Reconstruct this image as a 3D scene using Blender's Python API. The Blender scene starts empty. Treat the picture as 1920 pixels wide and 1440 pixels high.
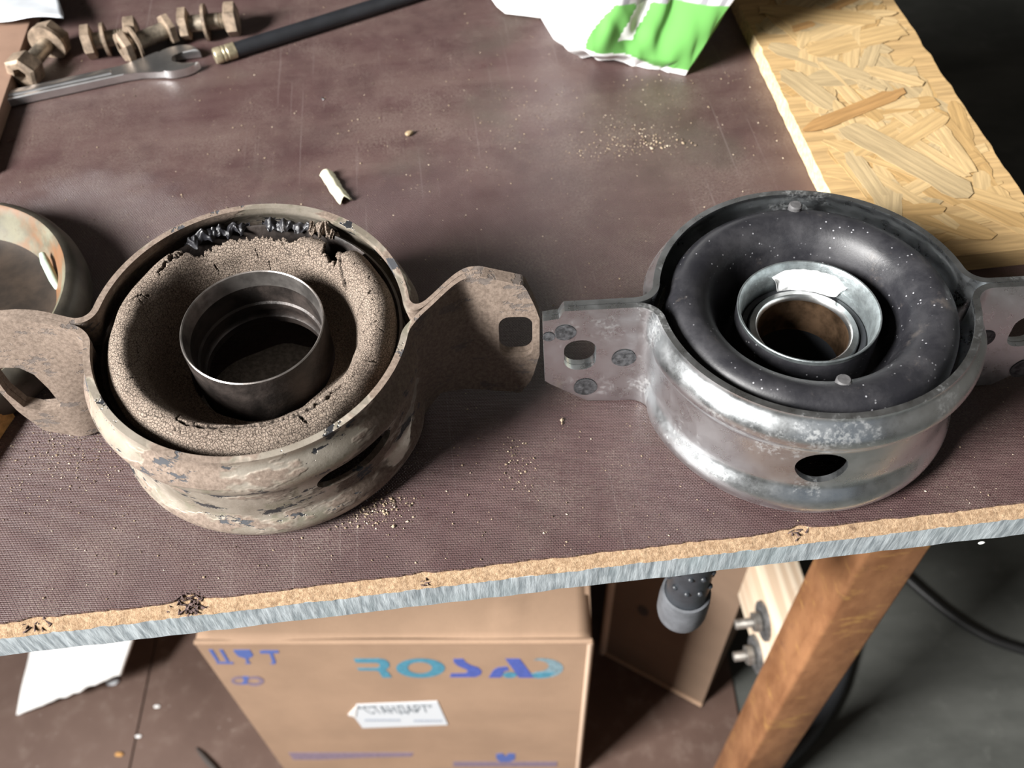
import bpy, bmesh, math, random
import numpy as np
from mathutils import Matrix, Vector, noise

# ------------------------------------------------------------------ camera, world, lights
SC = bpy.context.scene
COL = SC.collection
T = 0.75                       # height of the bench top above the floor (m)
FPX, PITCH, ROLL = 1800.0, 0.9107, 0.0393
CAM = np.array([0.0, 0.0, T + 0.3064])
_f = np.array([0, math.cos(PITCH), -math.sin(PITCH)])
_r0 = np.array([1.0, 0, 0]); _d0 = np.cross(_f, _r0)
RT = math.cos(ROLL) * _r0 + math.sin(ROLL) * _d0
DN = -math.sin(ROLL) * _r0 + math.cos(ROLL) * _d0
cd = bpy.data.cameras.new('camera'); cam = bpy.data.objects.new('camera', cd); COL.objects.link(cam)
cd.sensor_width = 36.0; cd.lens = FPX / 1920 * 36.0; cd.clip_start = 0.01; cd.clip_end = 50
m = Matrix.Identity(4)
for i in range(3):
    m[i][0] = RT[i]; m[i][1] = -DN[i]; m[i][2] = -_f[i]; m[i][3] = CAM[i]
cam.matrix_world = m
cd.dof.use_dof = True; cd.dof.focus_distance = 0.345; cd.dof.aperture_fstop = 14.0
SC.camera = cam
SC.view_settings.view_transform = 'Standard'; SC.view_settings.look = 'None'
SC.view_settings.gamma = 1.0; SC.view_settings.use_curve_mapping = False
SC.view_settings.exposure = 0.05
SC.cycles.max_bounces = 6; SC.cycles.diffuse_bounces = 3; SC.cycles.glossy_bounces = 3; SC.cycles.transmission_bounces = 2
SC.cycles.adaptive_threshold = 0.03; SC.cycles.caustics_reflective = False; SC.cycles.caustics_refractive = False

wd = bpy.data.worlds.new('world'); SC.world = wd; wd.use_nodes = True
wd.node_tree.nodes['Background'].inputs[0].default_value = (0.75, 0.85, 1.0, 1)
wd.node_tree.nodes['Background'].inputs[1].default_value = 0.07

ROOM = dict(x0=-1.6, x1=2.4, y0=-2.6, y1=2.4, h=3.4)
WIN = dict(y0=-1.04, y1=-0.34, z0=1.54, z1=2.38)      # window in the left wall
FILL_OPENING = dict(x0=-0.6, x1=1.9, z0=0.0, z1=2.5)          # unseen opening added behind the camera for fill light

def area(name, loc, direction, sx, sy, power, col):
    l = bpy.data.lights.new(name, 'AREA'); l.shape = 'RECTANGLE'; l.size = sx; l.size_y = sy
    l.energy = power; l.color = col
    o = bpy.data.objects.new(name, l); COL.objects.link(o); o.location = loc
    o.rotation_euler = Vector(direction).to_track_quat('-Z', 'Y').to_euler()
    return o
area('window_daylight', (ROOM['x0'] + 0.01, (WIN['y0'] + WIN['y1']) / 2, (WIN['z0'] + WIN['z1']) / 2), (1, 0, 0),
     WIN['y1'] - WIN['y0'], WIN['z1'] - WIN['z0'], 285, (1.0, 0.985, 0.96))
area('fill_light', ((FILL_OPENING['x0'] + FILL_OPENING['x1']) / 2, ROOM['y0'] + 0.01, 1.25), (0, 1, 0),
     FILL_OPENING['x1'] - FILL_OPENING['x0'], FILL_OPENING['z1'] - FILL_OPENING['z0'], 2.4, (0.86, 0.93, 1.0))  # fill lamp added in the unseen opening

# ------------------------------------------------------------------ helpers
random.seed(7); rng = np.random.default_rng(7)
def ray(u, v):
    return ((u - 960) / FPX) * RT + ((v - 720) / FPX) * DN + _f
def at(u, v, z=T):
    """point of the scene at height z that the photograph shows at pixel (u, v)"""
    d = ray(u, v); t = (z - CAM[2]) / d[2]
    return CAM + d * t
def on_plane(u, v, p0, n):
    d = ray(u, v); t = ((np.array(p0) - CAM) @ np.array(n)) / (d @ np.array(n))
    return CAM + d * t
def smooth(e0, e1, x):
    t = np.clip((np.asarray(x, float) - e0) / (e1 - e0), 0, 1); return t * t * (3 - 2 * t)

def link(o, parent=None):
    COL.objects.link(o)
    if parent is not None: o.parent = parent
    return o
def mesh_obj(name, verts, faces, mat, parent=None, sharp=35, loc=None, rot=None):
    me = bpy.data.meshes.new(name)
    me.from_pydata([tuple(map(float, v)) for v in verts], [], [tuple(int(i) for i in f) for f in faces])
    me.validate(); 
    bm = bmesh.new(); bm.from_mesh(me); bmesh.ops.recalc_face_normals(bm, faces=bm.faces); bm.to_mesh(me); bm.free()
    return wrap(name, me, mat, parent, sharp, loc, rot)
def wrap(name, me, mat, parent=None, sharp=35, loc=None, rot=None):
    if mat is not None:
        me.materials.clear(); me.materials.append(mat)
    if sharp is not None and len(me.polygons):
        me.polygons.foreach_set('use_smooth', [True] * len(me.polygons))
        me.set_sharp_from_angle(angle=math.radians(sharp))
    o = bpy.data.objects.new(name, me); link(o, parent)
    if loc is not None: o.location = loc
    if rot is not None: o.rotation_euler = rot
    return o
def bm_obj(name, bm, mat, parent=None, sharp=35, loc=None, rot=None):
    me = bpy.data.meshes.new(name); bmesh.ops.recalc_face_normals(bm, faces=bm.faces); bm.to_mesh(me); bm.free()
    return wrap(name, me, mat, parent, sharp, loc, rot)
def tag(o, label=None, cat=None, group=None, kind=None):
    if label: o['label'] = label
    if cat: o['category'] = cat
    if group: o['group'] = group
    if kind: o['kind'] = kind
    return o
def empty(name, loc, rz=0.0, label=None, cat=None, group=None):
    o = bpy.data.objects.new(name, None); COL.objects.link(o); o.location = loc; o.rotation_euler = (0, 0, rz)
    o.empty_display_size = 0.02
    return tag(o, label, cat, group)
def grid_faces(nu, nv, wrap_u=False, off=0):
    f = []
    for i in range(nu if wrap_u else nu - 1):
        a = i * nv; b = ((i + 1) % nu) * nv
        for j in range(nv - 1):
            f.append((off + a + j, off + b + j, off + b + j + 1, off + a + j + 1))
    return f
def lathe(prof, n=96, closed=False):
    """verts, faces of a profile [(r,z)] turned about z; closed joins last to first profile point"""
    th = np.linspace(0, 2 * math.pi, n, endpoint=False); p = np.array(prof, float)
    V = np.zeros((n, len(p), 3)); V[..., 0] = np.cos(th)[:, None] * p[:, 0]; V[..., 1] = np.sin(th)[:, None] * p[:, 0]; V[..., 2] = p[:, 1]
    F = grid_faces(n, len(p), True); k = len(p)
    if closed:
        for i in range(n):
            a = i * k; b = ((i + 1) % n) * k
            F.append((a + k - 1, b + k - 1, b, a))
    return V.reshape(-1, 3), F
def box_bm(x0, x1, y0, y1, z0, z1, bev=0.0, seg=2, bm=None):
    bm = bm or bmesh.new()
    vs = [bm.verts.new((x, y, z)) for x in (x0, x1) for y in (y0, y1) for z in (z0, z1)]
    fs = [(0, 1, 3, 2), (4, 6, 7, 5), (0, 4, 5, 1), (2, 3, 7, 6), (0, 2, 6, 4), (1, 5, 7, 3)]
    fc = [bm.faces.new([vs[i] for i in f]) for f in fs]
    if bev:
        es = list({e for f in fc for e in f.edges})
        bmesh.ops.bevel(bm, geom=es, offset=bev, segments=seg, affect='EDGES', profile=0.5)
    return bm
def prism(outline, z0, z1, bev=0.0, seg=2):
    bm = bmesh.new()
    lo = [bm.verts.new((x, y, z0)) for x, y in outline]; hi = [bm.verts.new((x, y, z1)) for x, y in outline]
    n = len(outline); bm.faces.new(lo[::-1]); top = bm.faces.new(hi)
    for i in range(n): bm.faces.new((lo[i], lo[(i + 1) % n], hi[(i + 1) % n], hi[i]))
    if bev: bmesh.ops.bevel(bm, geom=list(top.edges), offset=bev, segments=seg, affect='EDGES', profile=0.5)
    return bm
def tube(path, r, n=12, caps=True):
    P = np.array(path, float); k = len(P); V = []; F = []
    rr = np.broadcast_to(np.asarray(r, float), (k,))
    tan = np.gradient(P, axis=0); tan /= np.linalg.norm(tan, axis=1)[:, None]
    up = np.array([0, 0, 1.0]) if abs(tan[0][2]) < 0.9 else np.array([1.0, 0, 0])
    for i in range(k):
        a = np.cross(tan[i], up); a /= np.linalg.norm(a); b = np.cross(a, tan[i])
        for j in range(n):
            t = 2 * math.pi * j / n; V.append(P[i] + rr[i] * (math.cos(t) * a + math.sin(t) * b))
    for i in range(k - 1):
        for j in range(n):
            F.append((i * n + j, i * n + (j + 1) % n, (i + 1) * n + (j + 1) % n, (i + 1) * n + j))
    if caps: F.append(tuple(range(n))[::-1]); F.append(tuple((k - 1) * n + j for j in range(n)))
    return V, F
def rot_to(axis):
    """rotation matrix (numpy 3x3) whose x axis is the given horizontal direction"""
    a = np.array(axis, float); a[2] = 0; a /= np.linalg.norm(a); b = np.array([-a[1], a[0], 0])
    return np.stack([a, b, [0, 0, 1.0]], 1)
def boolean_cut(o, cutters):
    for c in cutters:
        c.parent = o.parent
        md = o.modifiers.new('cut', 'BOOLEAN'); md.operation = 'DIFFERENCE'; md.object = c; md.solver = 'EXACT'
    dg = bpy.context.evaluated_depsgraph_get(); dg.update()
    me = bpy.data.meshes.new_from_object(o.evaluated_get(dg)); o.modifiers.clear()
    old = o.data; o.data = me; bpy.data.meshes.remove(old)
    for c in cutters:
        cm = c.data; bpy.data.objects.remove(c); bpy.data.meshes.remove(cm)

# ------------------------------------------------------------------ materials
class NT:
    def __init__(self, name, base=(0.5, 0.5, 0.5), rough=0.5, metal=0.0, spec=0.5):
        self.m = bpy.data.materials.new(name); self.m.use_nodes = True; self.t = self.m.node_tree
        self.p = self.t.nodes['Principled BSDF']
        self.p.inputs['Base Color'].default_value = (*base, 1); self.p.inputs['Roughness'].default_value = rough
        self.p.inputs['Metallic'].default_value = metal; self.p.inputs['Specular IOR Level'].default_value = spec
        self._c = None
    def node(self, typ, **k):
        n = self.t.nodes.new(typ)
        for a, b in k.items():
            if a.startswith('_'): setattr(n, a[1:], b)
        return n
    def set(self, sock, val):
        if hasattr(val, 'is_output') or isinstance(val, bpy.types.NodeSocket): self.t.links.new(val, sock)
        elif isinstance(val, (tuple, list)) and len(val) == 3 and sock.type == 'RGBA': sock.default_value = (*val, 1)
        else: sock.default_value = val
    def coord(self, kind='Object', scale=(1, 1, 1), rot=(0, 0, 0), loc=(0, 0, 0)):
        if self._c is None: self._c = self.node('ShaderNodeTexCoord')
        mp = self.node('ShaderNodeMapping'); self.t.links.new(self._c.outputs[kind], mp.inputs[0])
        mp.inputs['Scale'].default_value = scale; mp.inputs['Rotation'].default_value = rot; mp.inputs['Location'].default_value = loc
        return mp.outputs[0]
    def noise(self, scale, detail=4, rough=0.55, vec=None, dist=0.0):
        n = self.node('ShaderNodeTexNoise'); self.set(n.inputs['Vector'], vec if vec is not None else self.coord())
        n.inputs['Scale'].default_value = scale; n.inputs['Detail'].default_value = detail
        n.inputs['Roughness'].default_value = rough; n.inputs['Distortion'].default_value = dist
        return n.outputs['Fac']
    def voronoi(self, scale, feature='F1', vec=None, out='Distance', rand=1.0):
        n = self.node('ShaderNodeTexVoronoi'); n.feature = feature
        self.set(n.inputs['Vector'], vec if vec is not None else self.coord()); n.inputs['Scale'].default_value = scale
        n.inputs['Randomness'].default_value = rand
        return n.outputs[out]
    def wave(self, scale, vec=None, dist=0.0, dscale=1.0, detail=2, direction='X'):
        n = self.node('ShaderNodeTexWave'); n.bands_direction = direction
        self.set(n.inputs['Vector'], vec if vec is not None else self.coord()); n.inputs['Scale'].default_value = scale
        n.inputs['Distortion'].default_value = dist; n.inputs['Detail Scale'].default_value = dscale; n.inputs['Detail'].default_value = detail
        return n.outputs['Fac']
    def ramp(self, fac, a, b, ca=0.0, cb=1.0):
        n = self.node('ShaderNodeMapRange'); n.interpolation_type = 'SMOOTHSTEP'
        self.set(n.inputs['Value'], fac)
        n.inputs['From Min'].default_value = a; n.inputs['From Max'].default_value = b
        n.inputs['To Min'].default_value = ca; n.inputs['To Max'].default_value = cb
        return n.outputs[0]
    def math(self, op, a, b=0.0):
        n = self.node('ShaderNodeMath'); n.operation = op; self.set(n.inputs[0], a); self.set(n.inputs[1], b); return n.outputs[0]
    def mix(self, fac, a, b):
        n = self.node('ShaderNodeMix'); n.data_type = 'RGBA'
        self.set(n.inputs[0], fac); self.set(n.inputs[6], a); self.set(n.inputs[7], b); return n.outputs[2]
    def bump(self, h, strength=0.5, dist=0.0005, prev=None):
        n = self.node('ShaderNodeBump'); n.inputs['Strength'].default_value = strength; n.inputs['Distance'].default_value = dist
        self.set(n.inputs['Height'], h)
        if prev is not None: self.t.links.new(prev, n.inputs['Normal'])
        return n.outputs[0]
    def sep(self, kind='Object'):
        n = self.node('ShaderNodeSeparateXYZ'); self.t.links.new(self.coord(kind), n.inputs[0]); return n.outputs
    def attr(self, name, out='Fac'):
        n = self.node('ShaderNodeAttribute'); n.attribute_name = name; return n.outputs[out]
    def island(self):
        n = self.node('ShaderNodeNewGeometry'); return n.outputs['Random Per Island']
    def objrand(self):
        n = self.node('ShaderNodeObjectInfo'); return n.outputs['Random']
    def done(self, color=None, rough=None, metal=None, normal=None):
        if color is not None: self.set(self.p.inputs['Base Color'], color)
        if rough is not None: self.set(self.p.inputs['Roughness'], rough)
        if metal is not None: self.set(self.p.inputs['Metallic'], metal)
        if normal is not None: self.t.links.new(normal, self.p.inputs['Normal'])
        return self.m

def plain(name, base, rough=0.5, metal=0.0, spec=0.5, var=0.0, vscale=60, bump=0.0, bscale=800, bdist=0.0003):
    n = NT(name, base, rough, metal, spec); col = None; nor = None
    if var:
        f = n.noise(vscale, 5, 0.6); col = n.mix(n.ramp(f, 0.3, 0.7), tuple(c * (1 - var) for c in base), tuple(min(1, c * (1 + var)) for c in base))
    if bump: nor = n.bump(n.noise(bscale, 3), bump, bdist)
    return n.done(col, None, None, nor)

def m_film():
    n = NT('brown_phenolic_film', rough=0.42, spec=0.5)
    big = n.noise(9, 5, 0.6); mid = n.noise(55, 5, 0.65); fine = n.noise(900, 3, 0.7); speck = n.noise(2600, 2, 0.6)
    c = n.mix(n.ramp(mid, 0.3, 0.72), (0.052, 0.024, 0.026), (0.074, 0.040, 0.040))
    yv = n.sep()
    worn = n.ramp(n.math('ADD', yv[1], n.math('MULTIPLY', n.math('SUBTRACT', big, 0.5), 0.35)), 0.14, 0.27)
    streak = n.noise(1.0, 5, 0.6, n.coord(scale=(4, 60, 1), rot=(0, 0, 0.06)))
    c = n.mix(n.math('MULTIPLY', worn, n.ramp(streak, 0.25, 0.8, 0.15, 0.75)), c, (0.118, 0.079, 0.070))
    dust = n.math('MULTIPLY', n.ramp(n.noise(26, 6, 0.7), 0.36, 0.72), n.ramp(fine, 0.36, 0.66))
    c = n.mix(n.math('MULTIPLY', dust, 0.85), c, (0.165, 0.128, 0.110))
    c = n.mix(n.math('MULTIPLY', n.ramp(n.noise(19, 5, 0.65, n.coord(loc=(8, 2, 0))), 0.5, 0.68), 0.45), c, (0.040, 0.020, 0.022))
    c = n.mix(n.math('MULTIPLY', n.ramp(n.noise(14, 3, 0.5, n.coord(loc=(3, 5, 0))), 0.56, 0.72), 0.42), c, (0.075, 0.072, 0.056))
    s1 = n.ramp(n.noise(1.0, 2, 0.5, n.coord(scale=(900, 9, 1), rot=(0, 0, 0.35))), 0.70, 0.735)
    s2 = n.ramp(n.noise(1.0, 2, 0.5, n.coord(scale=(700, 7, 1), rot=(0, 0, -0.9), loc=(2, 1, 0))), 0.71, 0.74)
    c = n.mix(n.math('MULTIPLY', n.math('MAXIMUM', s1, s2), 0.3), c, (0.22, 0.18, 0.17))
    c = n.mix(n.ramp(speck, 0.74, 0.80, 0, 0.6), c, (0.30, 0.26, 0.23))
    # woven anti-slip imprint
    bk = n.node('ShaderNodeTexBrick'); n.set(bk.inputs['Vector'], n.coord(rot=(0, 0, 0.16))); bk.inputs['Scale'].default_value = 1.0
    bk.inputs['Brick Width'].default_value = 0.00125; bk.inputs['Row Height'].default_value = 0.00072; bk.inputs['Mortar Size'].default_value = 0.00022; bk.inputs['Mortar Smooth'].default_value = 1.0
    h = n.math('SUBTRACT', 1.0, bk.outputs['Fac'])
    fade = n.math('SUBTRACT', 1.0, n.math('MULTIPLY', worn, 0.8))
    h2 = n.math('ADD', n.math('MULTIPLY', h, fade), n.math('MULTIPLY', fine, 0.5))
    c = n.mix(n.math('MULTIPLY', n.ramp(h, 0.05, 0.55), n.math('MULTIPLY', fade, 0.40)), c, (0.130, 0.085, 0.080))
    nor = n.bump(h2, 0.75, 0.00035)
    r = n.math('SUBTRACT', n.ramp(mid, 0.25, 0.75, 0.36, 0.52), n.math('MULTIPLY', worn, 0.10))
    return n.done(c, r, None, nor)
def m_tan():
    n = NT('bare_ply_edge', rough=0.9, spec=0.2)
    c = n.mix(n.ramp(n.noise(700, 4, 0.7), 0.3, 0.7), (0.26, 0.165, 0.095), (0.47, 0.33, 0.21))
    c = n.mix(n.ramp(n.noise(60, 4, 0.7), 0.62, 0.75, 0, 0.7), c, (0.10, 0.055, 0.035))
    return n.done(c, None, None, n.bump(n.noise(1600, 4, 0.8), 1.0, 0.0006))
def m_greyedge():
    n = NT('grey_painted_edge', rough=0.75, spec=0.3)
    st = n.noise(1.0, 4, 0.65, n.coord(scale=(500, 500, 60), rot=(0, 0.55, 0)))
    c = n.mix(n.ramp(st, 0.3, 0.7), (0.16, 0.185, 0.20), (0.42, 0.46, 0.48))
    c = n.mix(n.ramp(n.noise(25, 4, 0.6), 0.45, 0.7, 0, 0.55), c, (0.25, 0.30, 0.31))
    c = n.mix(n.ramp(n.noise(110, 4, 0.7), 0.66, 0.78, 0, 0.6), c, (0.10, 0.075, 0.07))
    return n.done(c, None, None, n.bump(st, 0.7, 0.0004))
def m_galv():
    n = NT('zinc_plated_steel', rough=0.3, metal=1.0)
    a = n.noise(30, 5, 0.6); b = n.noise(700, 4, 0.65)
    c = n.mix(n.ramp(a, 0.35, 0.7), (0.74, 0.77, 0.79), (0.86, 0.89, 0.91))
    stain = n.math('MULTIPLY', n.ramp(n.noise(42, 6, 0.72, n.coord(loc=(1, 7, 3))), 0.54, 0.64), n.ramp(b, 0.40, 0.62))
    c = n.mix(n.math('MULTIPLY', stain, 0.30), c, (0.50, 0.48, 0.43))
    white = n.ramp(n.noise(1.0, 5, 0.7, n.coord(scale=(110, 110, 260), loc=(3, 0, 5))), 0.60, 0.70)
    c = n.mix(n.math('MULTIPLY', white, 0.10), c, (0.86, 0.88, 0.90))
    r = n.math('ADD', n.ramp(n.noise(120, 5, 0.7), 0.3, 0.7, 0.25, 0.36), n.math('MULTIPLY', stain, 0.12))
    return n.done(c, r, n.math('SUBTRACT', 1.0, n.math('MULTIPLY', stain, 0.12)), n.bump(b, 0.06, 0.0003))
def m_oldshell():
    n = NT('dirty_worn_steel', rough=0.6, metal=0.0)
    z = n.sep(); absx = n.math('ABSOLUTE', z[0])
    tab = n.ramp(absx, 0.050, 0.064)
    a = n.noise(38, 6, 0.68); b = n.noise(700, 4, 0.75); big = n.noise(30, 4, 0.6, n.coord(scale=(1, 1, 2.2), loc=(2.2, 0.4, 1.0)))
    dustc = n.mix(n.ramp(b, 0.3, 0.7), (0.115, 0.084, 0.064), (0.215, 0.164, 0.130))
    plate = n.mix(n.ramp(a, 0.35, 0.65), (0.29, 0.25, 0.20), (0.46, 0.41, 0.345))
    plate = n.mix(n.ramp(n.noise(95, 4, 0.7), 0.52, 0.64, 0, 0.6), plate, (0.24, 0.23, 0.165))
    cover = n.ramp(n.math('ADD', big, n.math('MULTIPLY', tab, 0.25)), 0.46, 0.52)
    c = n.mix(cover, plate, dustc)
    bare = n.math('MULTIPLY', n.ramp(n.noise(62, 5, 0.72, n.coord(scale=(1, 1, 2.6), loc=(0.3, 1.7, 0))), 0.575, 0.60), n.math('SUBTRACT', 1.0, n.math('MULTIPLY', tab, 0.55)))
    c = n.mix(bare, c, (0.048, 0.050, 0.056))
    met = n.math('MULTIPLY', n.math('SUBTRACT', 1.0, cover), 0.55)
    r = n.ramp(cover, 0, 1, 0.38, 0.88)
    hgt = n.math('ADD', n.math('MULTIPLY', b, 0.4), n.math('SUBTRACT', n.math('MULTIPLY', cover, 0.8), bare))
    return n.done(c, r, met, n.bump(hgt, 0.6, 0.0004))
def m_oldrubber():
    n = NT('cracked_dusty_rubber', rough=0.92, spec=0.2)
    wob = n.node('ShaderNodeVectorMath'); wob.operation = 'ADD'
    nn = n.node('ShaderNodeTexNoise'); n.set(nn.inputs['Vector'], n.coord()); nn.inputs['Scale'].default_value = 500
    sc = n.node('ShaderNodeVectorMath'); sc.operation = 'SCALE'; n.t.links.new(nn.outputs['Color'], sc.inputs[0]); sc.inputs['Scale'].default_value = 0.0012
    n.t.links.new(n.coord(), wob.inputs[0]); n.t.links.new(sc.outputs[0], wob.inputs[1])
    cell = n.voronoi(1000, 'DISTANCE_TO_EDGE', wob.outputs[0]); cell2 = n.voronoi(210, 'DISTANCE_TO_EDGE', wob.outputs[0])
    fine = n.noise(1600, 4, 0.75); pat = n.noise(48, 5, 0.6)
    c = n.mix(n.ramp(pat, 0.3, 0.7), (0.165, 0.124, 0.098), (0.265, 0.210, 0.168))
    c = n.mix(n.ramp(fine, 0.38, 0.72), c, (0.34, 0.278, 0.228))
    c = n.mix(n.ramp(cell, 0.0, 0.085, 0.8, 0.0), c, (0.05, 0.036, 0.028))
    c = n.mix(n.math('MULTIPLY', n.ramp(cell2, 0.0, 0.022, 0.8, 0.0), n.ramp(pat, 0.42, 0.6)), c, (0.03, 0.025, 0.022))
    c = n.mix(n.attr('crack'), c, (0.010, 0.010, 0.011))
    h = n.math('ADD', n.ramp(cell, 0.0, 0.12), n.math('MULTIPLY', fine, 1.1))
    return n.done(c, None, None, n.bump(h, 0.9, 0.00045))
def m_newrubber():
    n = NT('black_rubber', rough=0.38, spec=0.5)
    a = n.noise(40, 6, 0.7); fine = n.noise(1100, 4, 0.7)
    c = n.mix(n.ramp(a, 0.35, 0.75), (0.014, 0.014, 0.017), (0.042, 0.041, 0.045))
    c = n.mix(n.math('MULTIPLY', n.ramp(n.noise(75, 6, 0.75, n.coord(loc=(3, 1, 2))), 0.58, 0.72), 0.5), c, (0.10, 0.085, 0.075))
    sp = n.voronoi(420, 'F1')
    c = n.mix(n.math('MULTIPLY', n.ramp(sp, 0.10, 0.16, 0.8, 0.0), n.ramp(n.noise(60, 3), 0.45, 0.6)), c, (0.36, 0.36, 0.38))
    r = n.ramp(a, 0.3, 0.7, 0.34, 0.52)
    return n.done(c, r, None, n.bump(n.math('ADD', fine, n.noise(160, 4)), 0.12, 0.0005))
def m_osb(name, base, var=0.25):
    n = NT(name, base, 0.8, 0.0, 0.25)
    g = n.noise(1.0, 4, 0.65, n.coord(scale=(26, 420, 420)))
    o = n.objrand()
    d = tuple(c * (1 - var) for c in base); l = tuple(min(1, c * (1 + var)) for c in base)
    c = n.mix(n.ramp(g, 0.25, 0.75), d, l)
    c = n.mix(n.ramp(n.noise(1.0, 3, 0.6, n.coord(scale=(60, 900, 900), loc=(3, 3, 0))), 0.62, 0.75, 0, 0.5), c, tuple(x * 0.5 for x in base))
    return n.done(c, None, None, n.bump(g, 0.5, 0.0005))
def m_cardboard(name, base):
    n = NT(name, base, 0.85, 0.0, 0.2)
    a = n.noise(12, 5, 0.6); f = n.noise(500, 3, 0.6)
    c = n.mix(n.ramp(a, 0.3, 0.7), tuple(x * 0.90 for x in base), tuple(x * 1.08 for x in base))
    c = n.mix(n.ramp(f, 0.3, 0.7, 0, 0.25), c, tuple(x * 0.8 for x in base))
    return n.done(c, None, None, n.bump(n.wave(1.0, n.coord(scale=(160, 1, 1)), 0.5), 0.1, 0.0006))
def m_legrust():
    n = NT('rusty_steel', rough=0.7, metal=0.0, spec=0.4)
    a = n.noise(1.0, 6, 0.65, n.coord(scale=(38, 38, 16))); b = n.noise(1.0, 5, 0.7, n.coord(scale=(30, 30, 70), loc=(2, 2, 2)))
    c = n.mix(n.ramp(a, 0.3, 0.7), (0.17, 0.072, 0.030), (0.29, 0.135, 0.058))
    c = n.mix(n.ramp(b, 0.55, 0.7, 0, 0.8), c, (0.40, 0.22, 0.07))
    c = n.mix(n.ramp(n.noise(60, 5, 0.7), 0.58, 0.75, 0, 0.6), c, (0.12, 0.052, 0.028))
    return n.done(c, n.ramp(a, 0.3, 0.7, 0.55, 0.8), None, n.bump(n.noise(400, 4), 0.3, 0.0005))
def m_pine():
    n = NT('pale_pine', rough=0.8, spec=0.25)
    g = n.wave(1.0, n.coord(scale=(30, 1.5, 22)), 6.0, 1.4, 3)
    c = n.mix(n.ramp(g, 0.2, 0.8), (0.60, 0.45, 0.32), (0.76, 0.63, 0.48))
    c = n.mix(n.ramp(n.noise(24, 4, 0.6), 0.62, 0.72, 0, 0.8), c, (0.42, 0.24, 0.14))
    return n.done(c, None, None, n.bump(g, 0.2, 0.0006))
def m_brownfloor():
    n = NT('brown_hardboard', rough=0.6, spec=0.4)
    a = n.noise(5, 6, 0.65); b = n.noise(40, 5, 0.7)
    c = n.mix(n.ramp(a, 0.3, 0.7), (0.085, 0.050, 0.038), (0.135, 0.086, 0.068))
    c = n.mix(n.ramp(b, 0.5, 0.75, 0, 0.5), c, (0.19, 0.14, 0.115))
    c = n.mix(n.ramp(n.noise(160, 3, 0.6), 0.70, 0.76, 0, 0.7), c, (0.36, 0.31, 0.28))
    return n.done(c, None, None, n.bump(b, 0.2, 0.001))
def m_concrete(name='dark_concrete', a0=(0.045, 0.047, 0.042), b0=(0.088, 0.090, 0.082)):
    n = NT(name, rough=0.8, spec=0.35)
    a = n.noise(3.5, 6, 0.65, n.coord(scale=(1, 2.5, 1))); b = n.noise(30, 5, 0.7)
    c = n.mix(n.ramp(a, 0.3, 0.7), a0, b0)
    c = n.mix(n.ramp(b, 0.55, 0.8, 0, 0.5), c, tuple(x * 1.7 for x in b0))
    c = n.mix(n.ramp(n.noise(110, 3), 0.72, 0.77, 0, 0.6), c, (0.35, 0.33, 0.30))
    return n.done(c, None, None, n.bump(b, 0.3, 0.002))
def m_cup():
    n = NT('rusty_pressed_metal', rough=0.6, metal=0.0, spec=0.5)
    a = n.noise(45, 6, 0.68); b = n.noise(28, 4, 0.6, n.coord(loc=(5, 1, 2)))
    c = n.mix(n.ramp(a, 0.35, 0.65), (0.075, 0.068, 0.045), (0.15, 0.14, 0.095))
    c = n.mix(n.ramp(b, 0.44, 0.58), c, (0.15, 0.070, 0.030))
    c = n.mix(n.ramp(n.noise(120, 5, 0.7), 0.58, 0.7, 0, 0.8), c, (0.09, 0.07, 0.045))
    return n.done(c, n.ramp(a, 0.3, 0.7, 0.5, 0.75), 0.0, n.bump(a, 0.3, 0.0006))
def m_print():
    n = NT('printed_film', rough=0.38, spec=0.5); n.done(n.attr('print', 'Color')); return n.m
def m_grain():
    n = NT('sand_grains', rough=0.9, spec=0.2); r = n.island()
    c = n.mix(n.ramp(r, 0.0, 0.5), (0.10, 0.075, 0.055), (0.34, 0.26, 0.18)); c = n.mix(n.ramp(r, 0.7, 1.0), c, (0.62, 0.52, 0.40))
    return n.done(c)

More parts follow.
